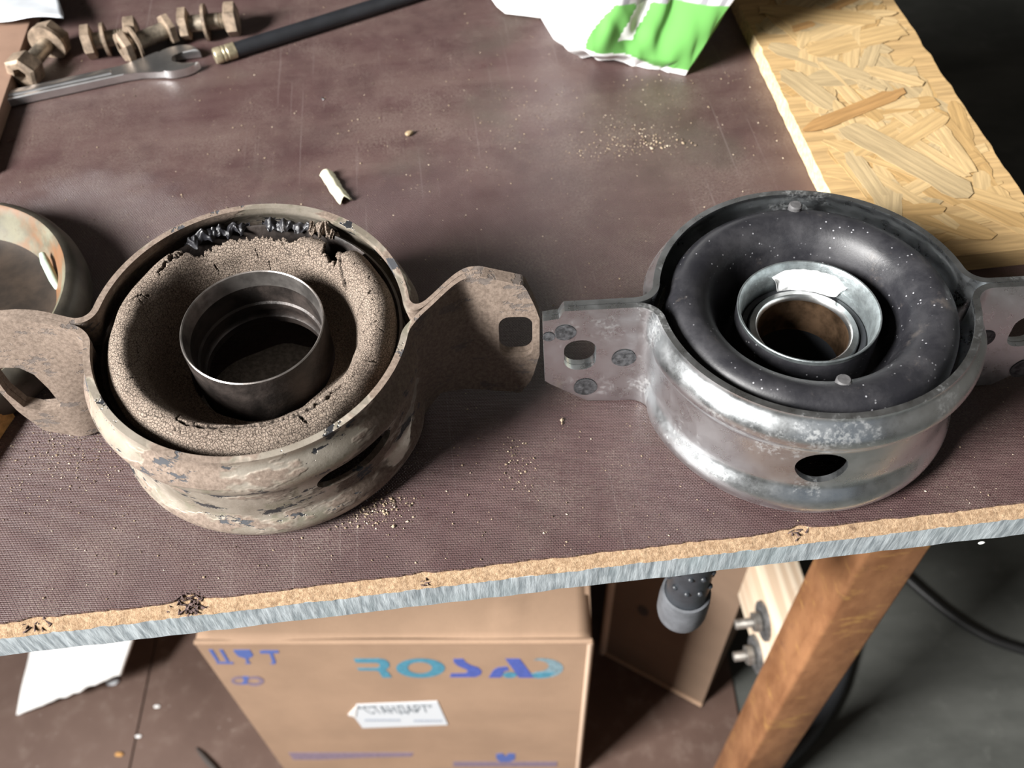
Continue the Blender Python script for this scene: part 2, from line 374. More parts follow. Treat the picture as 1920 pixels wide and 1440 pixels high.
MAT = dict(
    zincsatin=plain('dull_zinc', (0.36, 0.40, 0.41), 0.46, 0.9, 0.5, 0.25, 260, 0.25, 900, 0.0004), cupshade=plain('shaded_dish_floor', (0.024, 0.016, 0.011), 0.6, 0.1, 0.4, 0.5, 60, 0.2, 300),
    dust=plain('lit_grey_dust', (0.55, 0.52, 0.49), 0.95, 0, 0.1, 0.3, 600, 0.8, 1800, 0.0006),  # dust coloured pale to make up for weak light inside the ring
    film=m_film(), tan=m_tan(), grey=m_greyedge(), galv=m_galv(), oldshell=m_oldshell(), oldrubber=m_oldrubber(), newrubber=m_newrubber(),
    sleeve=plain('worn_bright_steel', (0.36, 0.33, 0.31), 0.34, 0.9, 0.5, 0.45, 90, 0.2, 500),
    sleevedark=plain('greasy_shaded_steel', (0.032, 0.025, 0.022), 0.5, 0.25, 0.5, 0.6, 120, 0.4, 300, 0.0008),
    race=plain('ground_bearing_steel', (0.55, 0.56, 0.56), 0.33, 1.0, 0.5, 0.25, 150, 0.1, 700),
    bore=plain('bronzed_bore', (0.20, 0.125, 0.075), 0.3, 0.85, 0.5, 0.7, 80, 0.2, 300),
    seal=plain('black_seal', (0.03, 0.032, 0.036), 0.42), grease=plain('white_grease', (0.80, 0.82, 0.82), 0.3, 0.0, 0.6, 0.05, 60, 0.3, 300, 0.0008),
    weld=plain('weld_mark', (0.11, 0.112, 0.118), 0.5, 0.6, 0.5, 0.6, 500, 0.4, 900, 0.0003),
    nub=plain('grey_dusted_rubber', (0.075, 0.073, 0.075), 0.65, 0, 0.4, 0.3, 300),
    osb=m_osb('strand_board', (0.45, 0.30, 0.14)), osbedge=m_osb('strand_board_edge', (0.66, 0.50, 0.29), 0.3),
    s0=m_osb('strand_straw', (0.47, 0.32, 0.15)), s1=m_osb('strand_honey', (0.42, 0.27, 0.115)), s2=m_osb('strand_brown', (0.36, 0.205, 0.08)),
    s3=m_osb('strand_grey', (0.42, 0.315, 0.175)), s4=m_osb('strand_cream', (0.50, 0.355, 0.18)),
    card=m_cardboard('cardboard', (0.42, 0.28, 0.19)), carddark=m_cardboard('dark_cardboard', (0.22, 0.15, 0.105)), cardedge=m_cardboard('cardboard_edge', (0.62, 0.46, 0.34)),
    teal=plain('teal_print', (0.075, 0.27, 0.38), 0.8, var=0.15, vscale=200), blue=plain('blue_print', (0.075, 0.115, 0.42), 0.8, var=0.15, vscale=200),
    paleteal=plain('pale_teal_print', (0.22, 0.33, 0.38), 0.8, var=0.3, vscale=300), violet=plain('faint_violet_print', (0.25, 0.19, 0.25), 0.85, var=0.2, vscale=300),
    iconblue=plain('icon_blue_print', (0.095, 0.15, 0.42), 0.8), sticker=plain('sticker_paper', (0.74, 0.78, 0.82), 0.6), ink=plain('dark_ink', (0.10, 0.14, 0.17), 0.7),
    paleink=plain('pale_ink', (0.42, 0.47, 0.55), 0.7),
    leg=m_legrust(), pine=m_pine(), bolt=plain('zinc_bolt', (0.42, 0.40, 0.37), 0.4, 0.8, 0.5, 0.4, 150, 0.2, 600),
    washer=plain('blackened_washer', (0.22, 0.22, 0.22), 0.5, 0.7, 0.5, 0.5, 200, 0.3, 600),
    oldbolt=plain('brown_dirty_bolt', (0.27, 0.205, 0.15), 0.55, 0.35, 0.5, 0.45, 160, 0.4, 900), oldshank=plain('worn_bolt_shank', (0.33, 0.28, 0.22), 0.4, 0.6, 0.5, 0.5, 160, 0.3, 900),
    chrome=plain('satin_chrome', (0.70, 0.70, 0.71), 0.36, 1.0, 0.5, 0.15, 60, 0.05, 500), hose=plain('black_hose', (0.012, 0.013, 0.016), 0.5, 0, 0.5, 0.2, 100),
    brass=plain('dull_brass', (0.46, 0.40, 0.27), 0.4, 0.7, 0.5, 0.35, 260, 0.3, 700), paper=plain('white_paper', (0.86, 0.86, 0.85), 0.6),
    filmwhite=plain('white_plastic_film', (0.58, 0.61, 0.65), 0.35, 0, 0.5, 0.1, 50), scrap=plain('cream_chip', (0.72, 0.70, 0.52), 0.6, 0, 0.4, 0.1, 200),
    bag=m_print(), cup=m_cup(), cupout=plain('shaded_rim_metal', (0.085, 0.075, 0.06), 0.5, 0.3, 0.5, 0.4, 70, 0.2, 300), mint=plain('mint_paint', (0.42, 0.52, 0.42), 0.5, 0, 0.5, 0.15, 200),
    board=plain('brown_board', (0.26, 0.165, 0.12), 0.6, 0, 0.4, 0.25, 12, 0.2, 300), orange=m_osb('orange_timber', (0.50, 0.27, 0.095)),  # orange is the timber's own colour
    brownfloor=m_brownfloor(), concrete=m_concrete(), cable=plain('black_cable', (0.012, 0.012, 0.012), 0.5), wall=m_concrete('dark_plaster', (0.05, 0.047, 0.042), (0.085, 0.08, 0.072)),
    ceil=plain('dark_boards', (0.06, 0.05, 0.042), 0.9), handle=plain('black_rubber_grip', (0.028, 0.032, 0.038), 0.42, 0, 0.5, 0.25, 120), handlecap=plain('grey_rubber_cap', (0.10, 0.105, 0.115), 0.6, 0, 0.4, 0.2, 120),
    whitesheet=plain('white_foam_sheet', (0.85, 0.84, 0.82), 0.7), grain=m_grain(), seed=plain('seed_husk', (0.30, 0.22, 0.13), 0.5), frame=plain('white_window_frame', (0.7, 0.7, 0.68), 0.5),
    chipd=plain('dark_ply_splinter', (0.09, 0.06, 0.055), 0.8, 0, 0.3, 0.6, 900, 0.8, 1500), nailw=plain('white_paint_drop', (0.75, 0.76, 0.74), 0.5), debris=plain('floor_debris', (0.05, 0.04, 0.035), 0.6),
)

# ------------------------------------------------------------------ the room
def struct(name, bm, mat, label=None):
    o = bm_obj(name, bm, mat, sharp=None); o['kind'] = 'structure'
    if label: o['label'] = label
    return o
R_ = ROOM
struct('floor', box_bm(R_['x0'], R_['x1'], R_['y0'], R_['y1'], -0.1, 0.0), MAT['concrete'], 'dark grey concrete workshop floor')
struct('ceiling', box_bm(R_['x0'], R_['x1'], R_['y0'], R_['y1'], R_['h'], R_['h'] + 0.1), MAT['ceil'], 'dark boarded workshop ceiling')
b = bmesh.new()
for y0, y1, z0, z1 in ((R_['y0'], WIN['y0'], 0, R_['h']), (WIN['y1'], R_['y1'], 0, R_['h']), (WIN['y0'], WIN['y1'], 0, WIN['z0']), (WIN['y0'], WIN['y1'], WIN['z1'], R_['h'])):
    box_bm(R_['x0'] - 0.15, R_['x0'], y0, y1, z0, z1, bm=b)
struct('wall_left', b, MAT['wall'], 'plastered wall with the bright window')
b = bmesh.new()
for x0, x1, z0, z1 in ((R_['x0'], FILL_OPENING['x0'], 0, R_['h']), (FILL_OPENING['x1'], R_['x1'], 0, R_['h']), (FILL_OPENING['x0'], FILL_OPENING['x1'], FILL_OPENING['z1'], R_['h'])):
    box_bm(x0, x1, R_['y0'] - 0.15, R_['y0'], z0, z1, bm=b)
struct('wall_front', b, MAT['wall'], 'plastered wall with the added fill-light opening')
struct('wall_back', box_bm(R_['x0'], R_['x1'], R_['y1'], R_['y1'] + 0.15, 0, R_['h']), MAT['wall'], 'plastered back wall')
struct('wall_right', box_bm(R_['x1'], R_['x1'] + 0.15, R_['y0'], R_['y1'], 0, R_['h']), MAT['wall'], 'plastered right wall')
b = bmesh.new(); fx0, fx1 = R_['x0'] - 0.12, R_['x0'] - 0.06
for y0, y1, z0, z1 in ((WIN['y0'], WIN['y0'] + 0.05, WIN['z0'], WIN['z1']), (WIN['y1'] - 0.05, WIN['y1'], WIN['z0'], WIN['z1']),
                       (WIN['y0'] + 0.05, WIN['y1'] - 0.05, WIN['z0'], WIN['z0'] + 0.05), (WIN['y0'] + 0.05, WIN['y1'] - 0.05, WIN['z1'] - 0.05, WIN['z1'])):
    box_bm(fx0, fx1, y0, y1, z0, z1, bm=b)
struct('window_1', b, MAT['frame'], 'white window frame in the left wall')

# ------------------------------------------------------------------ the workbench
YAW = math.radians(4.9)
EX = np.array([math.cos(YAW), math.sin(YAW), 0]); EY = np.array([-math.sin(YAW), math.cos(YAW), 0])
TO = np.array([0.0, 0.1545, 0.0])
def tl(p):                         # world point -> bench frame (u along the front edge, v away from it, z)
    p = np.asarray(p, float) - TO; return np.array([p @ EX, p @ EY, p[2]])
UL, UR, VB = -0.95, 0.252, 0.75    # extents of the bench top
bench = empty('workbench', tuple(TO), YAW, 'workbench with dark brown film-faced plywood top and worn grey front edge', 'workbench')
def noise1(x, seed, s): return noise.noise(Vector((x * s, seed * 7.31, 0.5)))
us = np.concatenate([np.linspace(UL, -0.26, 60), np.linspace(-0.26, UR, 620)[1:]])
chips = [tl(at(350, 1150))[0], tl(at(60, 1190))[0], tl(at(795, 1103))[0], tl(at(1515, 1020))[0]]
def edge_v(u):                     # where the film ends behind the worn edge
    v = 0.0040 + 0.0006 * noise1(u, 1, 90) + 0.0004 * noise1(u, 2, 400)
    for k, c in enumerate(chips): v += (0.0030, 0.0012, 0.0008, 0.0016)[k] * math.exp(-((u - c) / (0.004, 0.004, 0.0025, 0.003)[k]) ** 2)
    return v
V = []; F = []
for u in us: V += [(u, edge_v(u), T), (u, VB, T), (u, edge_v(u), T - 0.0012), (u, VB, T - 0.0012)]
for i in range(len(us) - 1):
    a, c = 4 * i, 4 * i + 4
    F += [(a, c, c + 1, a + 1), (a, a + 2, c + 2, c)]
F += [(0, 1, 3, 2), (4 * len(us) - 4, 4 * len(us) - 2, 4 * len(us) - 1, 4 * len(us) - 3), ]
mesh_obj('tabletop', V, F, MAT['film'], bench, sharp=20)
V = []; F = []; K = 6
for u in us:
    e = edge_v(u) + 0.0003
    for j in range(K):
        t = j / (K - 1)
        V.append((u, e * (1 - t) + (0.0002 * noise1(u, 5, 300)) * t + 0.0003 * noise1(u, 10 + j, 600), T - 0.0011 - 0.0036 * t ** 1.4 - 0.0006 * max(0, noise1(u, 3, 150)) * t))
F = grid_faces(len(us), K)
mesh_obj('worn_edge', V, F, MAT['tan'], bench, sharp=None)
V = []; F = []
ZT, ZB = T - 0.0046, T - 0.0180
for u in us:
    zb = ZB + 0.0005 * noise1(u, 21, 120) + 0.0004 * max(0, noise1(u, 22, 30)); zt = ZT - 0.0006 * max(0, noise1(u, 3, 150))
    V += [(u, 0.00035 * noise1(u, 8, 200) + 0.0002, zt), (u, 0.0004 * noise1(u, 9, 150), (zt + zb) / 2), (u, 0.0003 * noise1(u, 11, 150), zb), (u, VB, ZB), (u, VB, T - 0.0013), (u, 0.004, T - 0.0046)]
n6 = 6; F = [(i * 6 + j, i * 6 + 6 + j, i * 6 + 6 + (j + 1) % 6, i * 6 + (j + 1) % 6) for i in range(len(us) - 1) for j in range(6)]
F += [tuple(range(6)), tuple((len(us) - 1) * 6 + j for j in range(6))[::-1]]
mesh_obj('plywood_panel', V, F, MAT['grey'], bench, sharp=30)
for k, c in enumerate(chips):      # splintered fibres standing in each chip
    V = []; F = []
    for q in range((70, 14, 5, 8)[k]):
        x = c + random.gauss(0, (0.0030, 0.003, 0.0015, 0.002)[k]); y = random.uniform(0.0008, (0.0078, 0.0055, 0.004, 0.005)[k])
        z = T - 0.0035 * (1 - y / 0.006) - 0.0005 if y < 0.006 else T - 0.0005
        s = random.uniform(0.0003, 0.0007); a = random.uniform(0, 6.28); o = len(V); dx, dy = math.cos(a) * s * 2.4, math.sin(a) * s * 2.4
        px, py = -math.sin(a) * s * 0.6, math.cos(a) * s * 0.6; h = random.uniform(0.0003, 0.0011)
        V += [(x - dx - px, y - dy - py, z), (x - dx + px, y - dy + py, z), (x + dx, y + dy, z + h), (x + dx * .4, y + dy * .4, z - 0.0006)]
        F += [(o, o + 1, o + 2), (o + 1, o + 3, o + 2), (o, o + 2, o + 3), (o, o + 3, o + 1)]
    mesh_obj('splintered_chip', V, F, MAT['chipd'], bench, sharp=None)
c = tl(on_plane(1840, 1017, TO, EY))
bm = bmesh.new(); bmesh.ops.create_uvsphere(bm, u_segments=14, v_segments=8, radius=1); bmesh.ops.scale(bm, vec=(0.0014, 0.0005, 0.0008), verts=bm.verts)
bm_obj('paint_drop', bm, MAT['nailw'], bench, loc=(c[0], -0.0002, c[2]))
# leg, rail and its bolts
lc = tl((0.1945, 0.249, 0))
bm = box_bm(lc[0], lc[0] + 0.040, lc[1], lc[1] + 0.040, 0.003, ZB - 0.0006, 0.0035, 3)
leg = bm_obj('leg', bm, MAT['leg'], bench, 40); leg['label'] = 'rusty orange square steel leg'
r0 = tl((0.197, 0.2875, 0))
bm = box_bm(r0[0], r0[0] + 0.036, r0[1] + 0.004, 0.215, T - 0.478, T - 0.402, 0.0025, 2)
rail = bm_obj('rail', bm, MAT['pine'], bench, 40); rail['label'] = 'pale pine rail bolted behind the leg'
def lx(prof, n=24):                # lathe about the x axis
    v, f = lathe([(r, x) for x, r in prof], n); return np.stack([v[:, 2], v[:, 0], v[:, 1]], 1), f
def hexa(x0, x1, af, ch=0.08):
    v, f = lx([(x0, 0.0), (x0, af * 0.46), (x0 + (x1 - x0) * 0.12, af * 0.5774), (x1 - (x1 - x0) * 0.12, af * 0.5774), (x1, af * 0.46), (x1, 0.0)], 6); return v, f
def thread(x0, x1, r, pitch):
    k = max(2, int(round((x1 - x0) / pitch))); pr = [(x0, 0.0)]
    for i in range(k): pr += [(x0 + (i + 0.05) * (x1 - x0) / k, r * 0.86), (x0 + (i + 0.5) * (x1 - x0) / k, r)]
    return lx(pr + [(x1, r * 0.86), (x1, 0.0)], 24)
for k, (u, v, ln) in enumerate(((1462, 1176, 0.024), (1420, 1226, 0.020))):
    p = tl(on_plane(u, v, (0.197, 0.29, 0), EX)); 
    if k == 0: p[2] = T - 0.422; p[1] = r0[1] + 0.028
    vs, fs = hexa(-0.010, -0.003, 0.015); base = (r0[0], p[1], p[2])
    w = mesh_obj('washer', *lx([(-0.0025, 0.004), (-0.0025, 0.016), (-0.0005, 0.0165), (-0.0001, 0.0165), (-0.0001, 0.004)], 26), MAT['washer'], rail, loc=base)
    mesh_obj('nut', vs, fs, MAT['bolt'], rail, loc=base)
    mesh_obj('bolt_end', *thread(-ln, -0.002, 0.0042, 0.0014), MAT['bolt'], rail, loc=base)

# ------------------------------------------------------------------ the strand board lying on the bench
OT = 0.0100
ob = empty('strand_board', tuple(TO), YAW, 'strip of golden oriented strand board lying along the right end of the bench', 'board')
U0, U1, V0, V1 = 0.1635, 0.2485, 0.1185, 0.52
V = []; F = []; n = 160
for i in range(n):
    v = V0 + (V1 - V0) * i / (n - 1)
    a = U0 + 0.0006 * noise1(v, 31, 160); b_ = U1 + 0.0011 * noise1(v, 32, 120); a2 = a + 0.0005 * noise1(v, 33, 400)
    V += [(a, v, T + 0.0002), (a2, v, T + OT), (b_, v, T + OT), (b_, v, T + 0.0002)]
F = [(i * 4 + j, i * 4 + 4 + j, i * 4 + 4 + (j + 1) % 4, i * 4 + (j + 1) % 4) for i in range(n - 1) for j in range(4)] + [(0, 1, 2, 3), tuple((n - 1) * 4 + j for j in (3, 2, 1, 0))]
body = mesh_obj('board_body', V, F, MAT['osb'], ob, sharp=30)
body.data.materials.append(MAT['osbedge'])
for p in body.data.polygons:
    if abs(p.normal.x) > 0.6: p.material_index = 1
def strand_mesh(L, W, seed):
    r = random.Random(seed); k = 13; V = []; F = []; h = 0.00004
    top = []; bot = []
    for i in range(k):
        x = -L / 2 + L * i / (k - 1); w = W / 2 * (1 if 0 < i < k - 1 else r.uniform(0.2, 1.0)) * (1 if 1 < i < k - 2 else r.uniform(0.5, 1.0))
        top.append((x + r.uniform(-1, 1) * L * 0.022, w * r.uniform(0.86, 1.04), 0)); bot.append((x + r.uniform(-1, 1) * L * 0.022, -w * r.uniform(0.86, 1.04), 0))
    ring = top + bot[::-1]; m_ = len(ring)
    V = [(x, y, h) for x, y, _ in ring] + [(x, y, -0.00012) for x, y, _ in ring]
    F = [tuple(range(m_))[::-1]] + [(i, (i + 1) % m_, m_ + (i + 1) % m_, m_ + i) for i in range(m_)]
    me = bpy.data.meshes.new('wood_strand'); me.from_pydata(V, [], F); me.validate()
    bm = bmesh.new(); bm.from_mesh(me); bmesh.ops.recalc_face_normals(bm, faces=bm.faces); bm.to_mesh(me); bm.free()
    return me
strand_lib = []
for k in range(20):
    L = random.uniform(0.028, 0.070); W = random.uniform(0.006, 0.015)
    for mk_ in ('s0', 's1', 's2', 's3', 's4'):
        if mk_ == 's2' and k % 4: continue
        me = strand_mesh(L * (0.6 if mk_ == 's2' else 1), W * (0.6 if mk_ == 's2' else 1), k); me.materials.append(MAT[mk_]); strand_lib.append((me, L, W))
def put_strand(me, u, v, ang, lift):
    o = bpy.data.objects.new('wood_strand', me); link(o, ob); o.location = (u, v, T + OT + lift); o.rotation_euler = (random.gauss(0, 0.008), random.gauss(0, 0.008), ang)
placed = 0; tries = 0
while placed < 200 and tries < 6000:
    tries += 1
    me, L, W = random.choice(strand_lib); u = random.uniform(U0 + 0.002, U1 - 0.002); v = random.uniform(V0 + 0.002, V1 - 0.03); ang = random.gauss(0.2, 1.0)
    hu = abs(math.cos(ang)) * L / 2 + abs(math.sin(ang)) * W / 2; hv = abs(math.sin(ang)) * L / 2 + abs(math.cos(ang)) * W / 2
    if u - hu < U0 - 0.0005 or u + hu > U1 + 0.001 or v - hv < V0 or v + hv > V1: continue
    put_strand(me, u, v, ang, placed * 0.0000035); placed += 1
for (ua, va), (ub, vb), wd_, mk_, lift in (((1505, 247), (1695, 172), 0.0095, 's2', 0.0009), ((1585, 238), (1822, 372), 0.0165, 's3', 0.00105), ((1465, 135), (1565, 205), 0.014, 's3', 0.0009),
                                            ((1620, 130), (1730, 160), 0.010, 's4', 0.0009), ((1420, 20), (1640, 40), 0.014, 's0', 0.0009)):
    A_, B_ = tl(at(ua, va, T + OT)), tl(at(ub, vb, T + OT)); d = B_ - A_; L = math.hypot(d[0], d[1])
    me = strand_mesh(L, wd_, int(ua)); me.materials.append(MAT[mk_])
    put_strand(me, (A_[0] + B_[0]) / 2, (A_[1] + B_[1]) / 2, math.atan2(d[1], d[0]), lift)

# ------------------------------------------------------------------ the two centre support bearings
class Frame:
    """the part's own axes: it leans a little on the bench, its lower rim sits on the bench"""
    def __init__(self, c, tx, ty):
        self.c = np.array([c[0], c[1], T + 0.003]); ax = np.array([tx, ty, 1.0]); ax /= np.linalg.norm(ax)
        e1 = np.cross([0, 1, 0], ax); e1 /= np.linalg.norm(e1); e2 = np.cross(ax, e1); self.E = np.stack([e1, e2, ax]); self.t = (tx, ty)
    def __call__(self, P):
        P = np.asarray(P, float); q = P @ self.E
        zb = 0.003 - (self.t[0] * q[:, 0] + self.t[1] * q[:, 1])      # height of the lower rim plane over the bench
        q[:, 2] += -(zb - 0.0004) * (1 - smooth(0.0, 0.022, P[:, 2])); q[:, 2] = np.maximum(q[:, 2], -0.0027)
        return q
def deform(o, fr):
    me = o.data; k = len(me.vertices); a = np.empty(k * 3); me.vertices.foreach_get('co', a)
    me.vertices.foreach_set('co', fr(a.reshape(-1, 3)).ravel()); me.update()
def shell_half(front, Rm, H, th, Lneg, Lpos, rho, beads, ztop, zbot, bend):
    """strip of pressed steel: half a ring between two flat tabs; beads run round the ring only"""
    g = th / 2 + 0.0001; xc = math.sqrt((Rm + rho) ** 2 - (g + rho) ** 2); phi = math.atan2(g + rho, xc)
    pts = []                      # (x, y, nx, ny, ring weight)
    for x in np.linspace(-Lneg, -xc, 34, endpoint=False): pts.append((x, -g, 0, -1, 0))
    for t in np.linspace(0, 1, 14, endpoint=False):
        a = math.pi / 2 - t * (math.pi / 2 - phi); cx, cy = -xc, -g - rho
        pts.append((cx + rho * math.cos(a), cy + rho * math.sin(a), -math.cos(a), -math.sin(a), smooth(0.3, 1.6, t)))
    for a in np.linspace(math.pi + phi, 2 * math.pi - phi, 190):
        w = smooth(0.3, 1.6, 1 + 0.6 * min((a - math.pi - phi), (2 * math.pi - phi - a)) / 0.22)
        pts.append((Rm * math.cos(a), Rm * math.sin(a), math.cos(a), math.sin(a), w))
    for t in np.linspace(1, 0, 14, endpoint=False):
        a = math.pi / 2 - t * (math.pi / 2 - phi); cx, cy = xc, -g - rho
        pts.append((cx - rho * math.cos(a), cy + rho * math.sin(a), math.cos(a), -math.sin(a), smooth(0.3, 1.6, t)))
    for x in np.linspace(xc, Lpos, 34): pts.append((x, -g, 0, -1, 0))
    nv = 46; vv = np.linspace(0, 1, nv); n = len(pts); P = np.zeros((2, n, nv, 3))
    for i, (x, y, nx, ny, w) in enumerate(pts):
        z = zbot(x) + (ztop(x) - zbot(x)) * vv
        off = np.zeros(nv)
        for zc, hw, amp in beads: off += amp * np.cos(np.clip((z - zc) / hw, -1, 1) * math.pi / 2) ** 1.3
        for s, sg in ((0, 1), (1, -1)):
            o_ = off * w + sg * th / 2
            P[s, i, :, 0] = x + nx * o_; P[s, i, :, 1] = y + ny * o_; P[s, i, :, 2] = z
    if not front: P[..., 1] *= -1
    if bend is not None: P[..., 1] += bend(P[..., 0], P[..., 2])
    V = P.reshape(-1, 3); N = n * nv
    F = grid_faces(n, nv) + [tuple(f) for f in grid_faces(n, nv, False, N)]
    for i in range(n - 1):
        for j in (0, nv - 1): F.append((i * nv + j, (i + 1) * nv + j, N + (i + 1) * nv + j, N + i * nv + j))
    for j in range(nv - 1):
        for i in (0, n - 1): F.append((i * nv + j, i * nv + j + 1, N + i * nv + j + 1, N + i * nv + j))
    return V, F
def cutter(outline, axis_mat, origin, d0, d1):
    """prism cutter: outline in (a,b) of axis_mat rows 0,1 and depth along row 2"""
    n = len(outline); V = []
    for d in (d0, d1):
        for a, b in outline: V.append(np.array(origin) + a * axis_mat[0] + b * axis_mat[1] + d * axis_mat[2])
    F = [tuple(range(n))[::-1], tuple(range(n, 2 * n))] + [(i, (i + 1) % n, n + (i + 1) % n, n + i) for i in range(n)]
    return mesh_obj('cutter', V, F, None, sharp=None)
def rrect(w, h, r, k=6):
    out = []
    for cx, cy, a0 in ((w / 2 - r, h / 2 - r, 0), (-w / 2 + r, h / 2 - r, 90), (-w / 2 + r, -h / 2 + r, 180), (w / 2 - r, -h / 2 + r, 270)):
        for q in range(k + 1): a = math.radians(a0 + 90 * q / k); out.append((cx + r * math.cos(a), cy + r * math.sin(a)))
    return out
XZ = np.array([[1.0, 0, 0], [0, 0, 1.0], [0, 1.0, 0]])
def radial(th_deg):
    a = math.radians(th_deg); return np.array([[-math.sin(a), math.cos(a), 0], [0, 0, 1.0], [math.cos(a), math.sin(a), 0]])
def interp(tab):
    xs = [p[0] for p in tab]; zs = [p[1] for p in tab]; return lambda x: float(np.interp(x * 1000, xs, zs)) / 1000

# --- the new one
HN = 0.0513; FN = Frame((0.1095, 0.2298), -0.0229, 0.033)
new = empty('bearing_support', (0.1095, 0.2298, T + 0.003), 0, 'new zinc-plated centre bearing support with smooth black rubber ring', 'bearing', 'centre support bearings')
ztn = interp([(-97, 46.6), (-90.6, 47.6), (-89, 51.3), (89, 51.3), (90.6, 47.6), (97, 46.6)])
zbn = interp([(-97, 14.0), (-94.5, 11.5), (-80, 0.6), (-70, 0), (70, 0), (80, 0.6), (94.5, 11.5), (97, 14)])
BN = ((HN - 0.0098, 0.0088, 0.0042), (0.0068, 0.0072, 0.0034))
for front in (True, False):
    V, F = shell_half(front, 0.0554, HN, 0.0024, 0.0965, 0.0965, 0.0085, BN, ztn, zbn, None)
    o = mesh_obj('front_shell' if front else 'rear_shell', V, F, MAT['galv'], new, sharp=None)
    cut = []
    for sx in (-1, 1): cut.append(cutter(rrect(0.0120, 0.0165, 0.0052), XZ, (sx * 0.0830, 0, 0.0272), -0.02, 0.02))
    if front: cut.append(cutter([(0.0088 * math.cos(a), 0.0080 * math.sin(a)) for a in np.linspace(0, 2 * math.pi, 32, endpoint=False)], radial(-95), (0, 0, 0.0240), 0.045, 0.075))
    boolean_cut(o, cut); deform(o, FN); wrapme = o.data
    wrapme.polygons.foreach_set('use_smooth', [True] * len(wrapme.polygons)); wrapme.set_sharp_from_angle(angle=math.radians(40))
def part(name, vf, mat, parent, fr, shift=(0, 0, 0), sharp=40):
    v, f = vf; o = mesh_obj(name, fr(np.asarray(v, float) + np.array(shift)), f, mat, parent, sharp); return o
def dome(prof, n=240, k=8):
    """resample a rubber profile smoothly (Catmull-Rom)"""
    p = np.array(prof, float); out = []
    for i in range(len(p) - 1):
        p0, p1, p2, p3 = p[max(i - 1, 0)], p[i], p[i + 1], p[min(i + 2, len(p) - 1)]
        for t in np.linspace(0, 1, k, endpoint=False):
            out.append(0.5 * (2 * p1 + (p2 - p0) * t + (2 * p0 - 5 * p1 + 4 * p2 - p3) * t * t + (-p0 + 3 * p1 - 3 * p2 + p3) * t ** 3))
    return np.array(out + [p[-1]])
h = HN
prof = [(0.0522, h - 0.020), (0.0519, h - 0.011), (0.0508, h - 0.0060), (0.0485, h - 0.0028), (0.0450, h - 0.0014), (0.0410, h - 0.0020), (0.0372, h - 0.0046), (0.0345, h - 0.0090),
        (0.0326, h - 0.0150), (0.0310, h - 0.0220), (0.0288, h - 0.0270), (0.0258, h - 0.0285)]
part('rubber_ring', lathe(dome(prof), 240), MAT['newrubber'], new, FN)
for x, y, z in ((0.0040, 0.0475, h - 0.0026), (0.0015, -0.0390, h - 0.0045)):
    part('rubber_nub', lathe([(0.0, 0.0030), (0.0021, 0.0030), (0.0026, 0.0025), (0.0027, -0.0015)], 24), MAT['nub'], new, FN, (x, y, z))
zr = 0.0430
part('sleeve_coat', lathe([(0.0258, zr - 0.0275), (0.0257, zr - 0.0040), (0.0253, zr - 0.0022)], 160), MAT['newrubber'], new, FN)
part('inner_sleeve', lathe([(0.0252, zr - 0.0026), (0.0252, zr - 0.0012), (0.0256, zr - 0.0003), (0.0254, zr), (0.0249, zr - 0.0001), (0.0243, zr - 0.0012), (0.0236, zr - 0.0055), (0.0232, zr - 0.0075), (0.0232, zr - 0.0140), (0.0205, zr - 0.0142)], 160), MAT['zincsatin'], new, FN)
part('seal', lathe([(0.0232, zr - 0.0125), (0.0225, zr - 0.0118), (0.0207, zr - 0.0118), (0.0203, zr - 0.0135)], 120), MAT['seal'], new, FN)
part('bearing_race', lathe([(0.0200, zr - 0.0300), (0.0200, zr - 0.0112), (0.0195, zr - 0.0103), (0.0175, zr - 0.0100), (0.0169, zr - 0.0106), (0.0166, zr - 0.0125)], 140), MAT['race'], new, FN)
part('bore', lathe([(0.0166, zr - 0.0125), (0.0164, zr - 0.0265), (0.0160, zr - 0.0275)], 120), MAT['bore'], new, FN)
part('bore_shade', lathe([(0.0160, zr - 0.0275), (0.0172, zr - 0.0290), (0.0172, 0.0012), (0.0, 0.0010)], 100), MAT['seal'], new, FN)  # black liner added for the shadow below the bore
# smear of grease on the far wall of the sleeve
V = []; F = []; na, nb = 70, 18
for i in range(na):
    s = i / (na - 1); a = math.radians(38 + 72 * s); lo = 0.0058 + 0.0030 * math.sin(math.pi * s) + 0.0016 * noise1(s, 41, 9) + 0.0007 * noise1(s, 42, 30); lo *= smooth(0, 0.12, s) * smooth(1, 0.9, s) + 0.02
    up = 0.0022 * smooth(0, 0.2, s) * smooth(1, 0.8, s) + 0.0005 * noise1(s, 43, 14)
    for j in range(nb):
        t = j / (nb - 1); z = zr - 0.0052 + up - (up + lo) * t; bulge = 0.0016 * (math.sin(math.pi * min(1, max(0, t))) ** 0.6) * (math.sin(math.pi * s) ** 0.4) * (0.7 + 0.5 * noise.noise(Vector((s * 9, t * 4, 3))))
        r = 0.0238 - bulge - 0.0020 * t
        V.append((r * math.cos(a), r * math.sin(a), z))
part('grease', (V, grid_faces(na, nb)), MAT['grease'], new, FN, sharp=None)
def spot(x, z, r, y=-0.00275):
    k = 28; rings = [(r, 0.0), (r * 0.93, 0.00007), (r * 0.80, 0.00002), (r * 0.66, 0.00002), (r * 0.54, 0.00007), (0.0, 0.00005)]
    V = []; 
    for rr, hh in rings:
        for q in range(k): a = 2 * math.pi * q / k; V.append((x + rr * math.cos(a) * (1 + 0.05 * math.sin(3 * a + x * 900)), y - hh - 0.00004, z + rr * math.sin(a)))
    F = [(i * k + q, i * k + (q + 1) % k, (i + 1) * k + (q + 1) % k, (i + 1) * k + q) for i in range(len(rings) - 1) for q in range(k)]
    return V, F
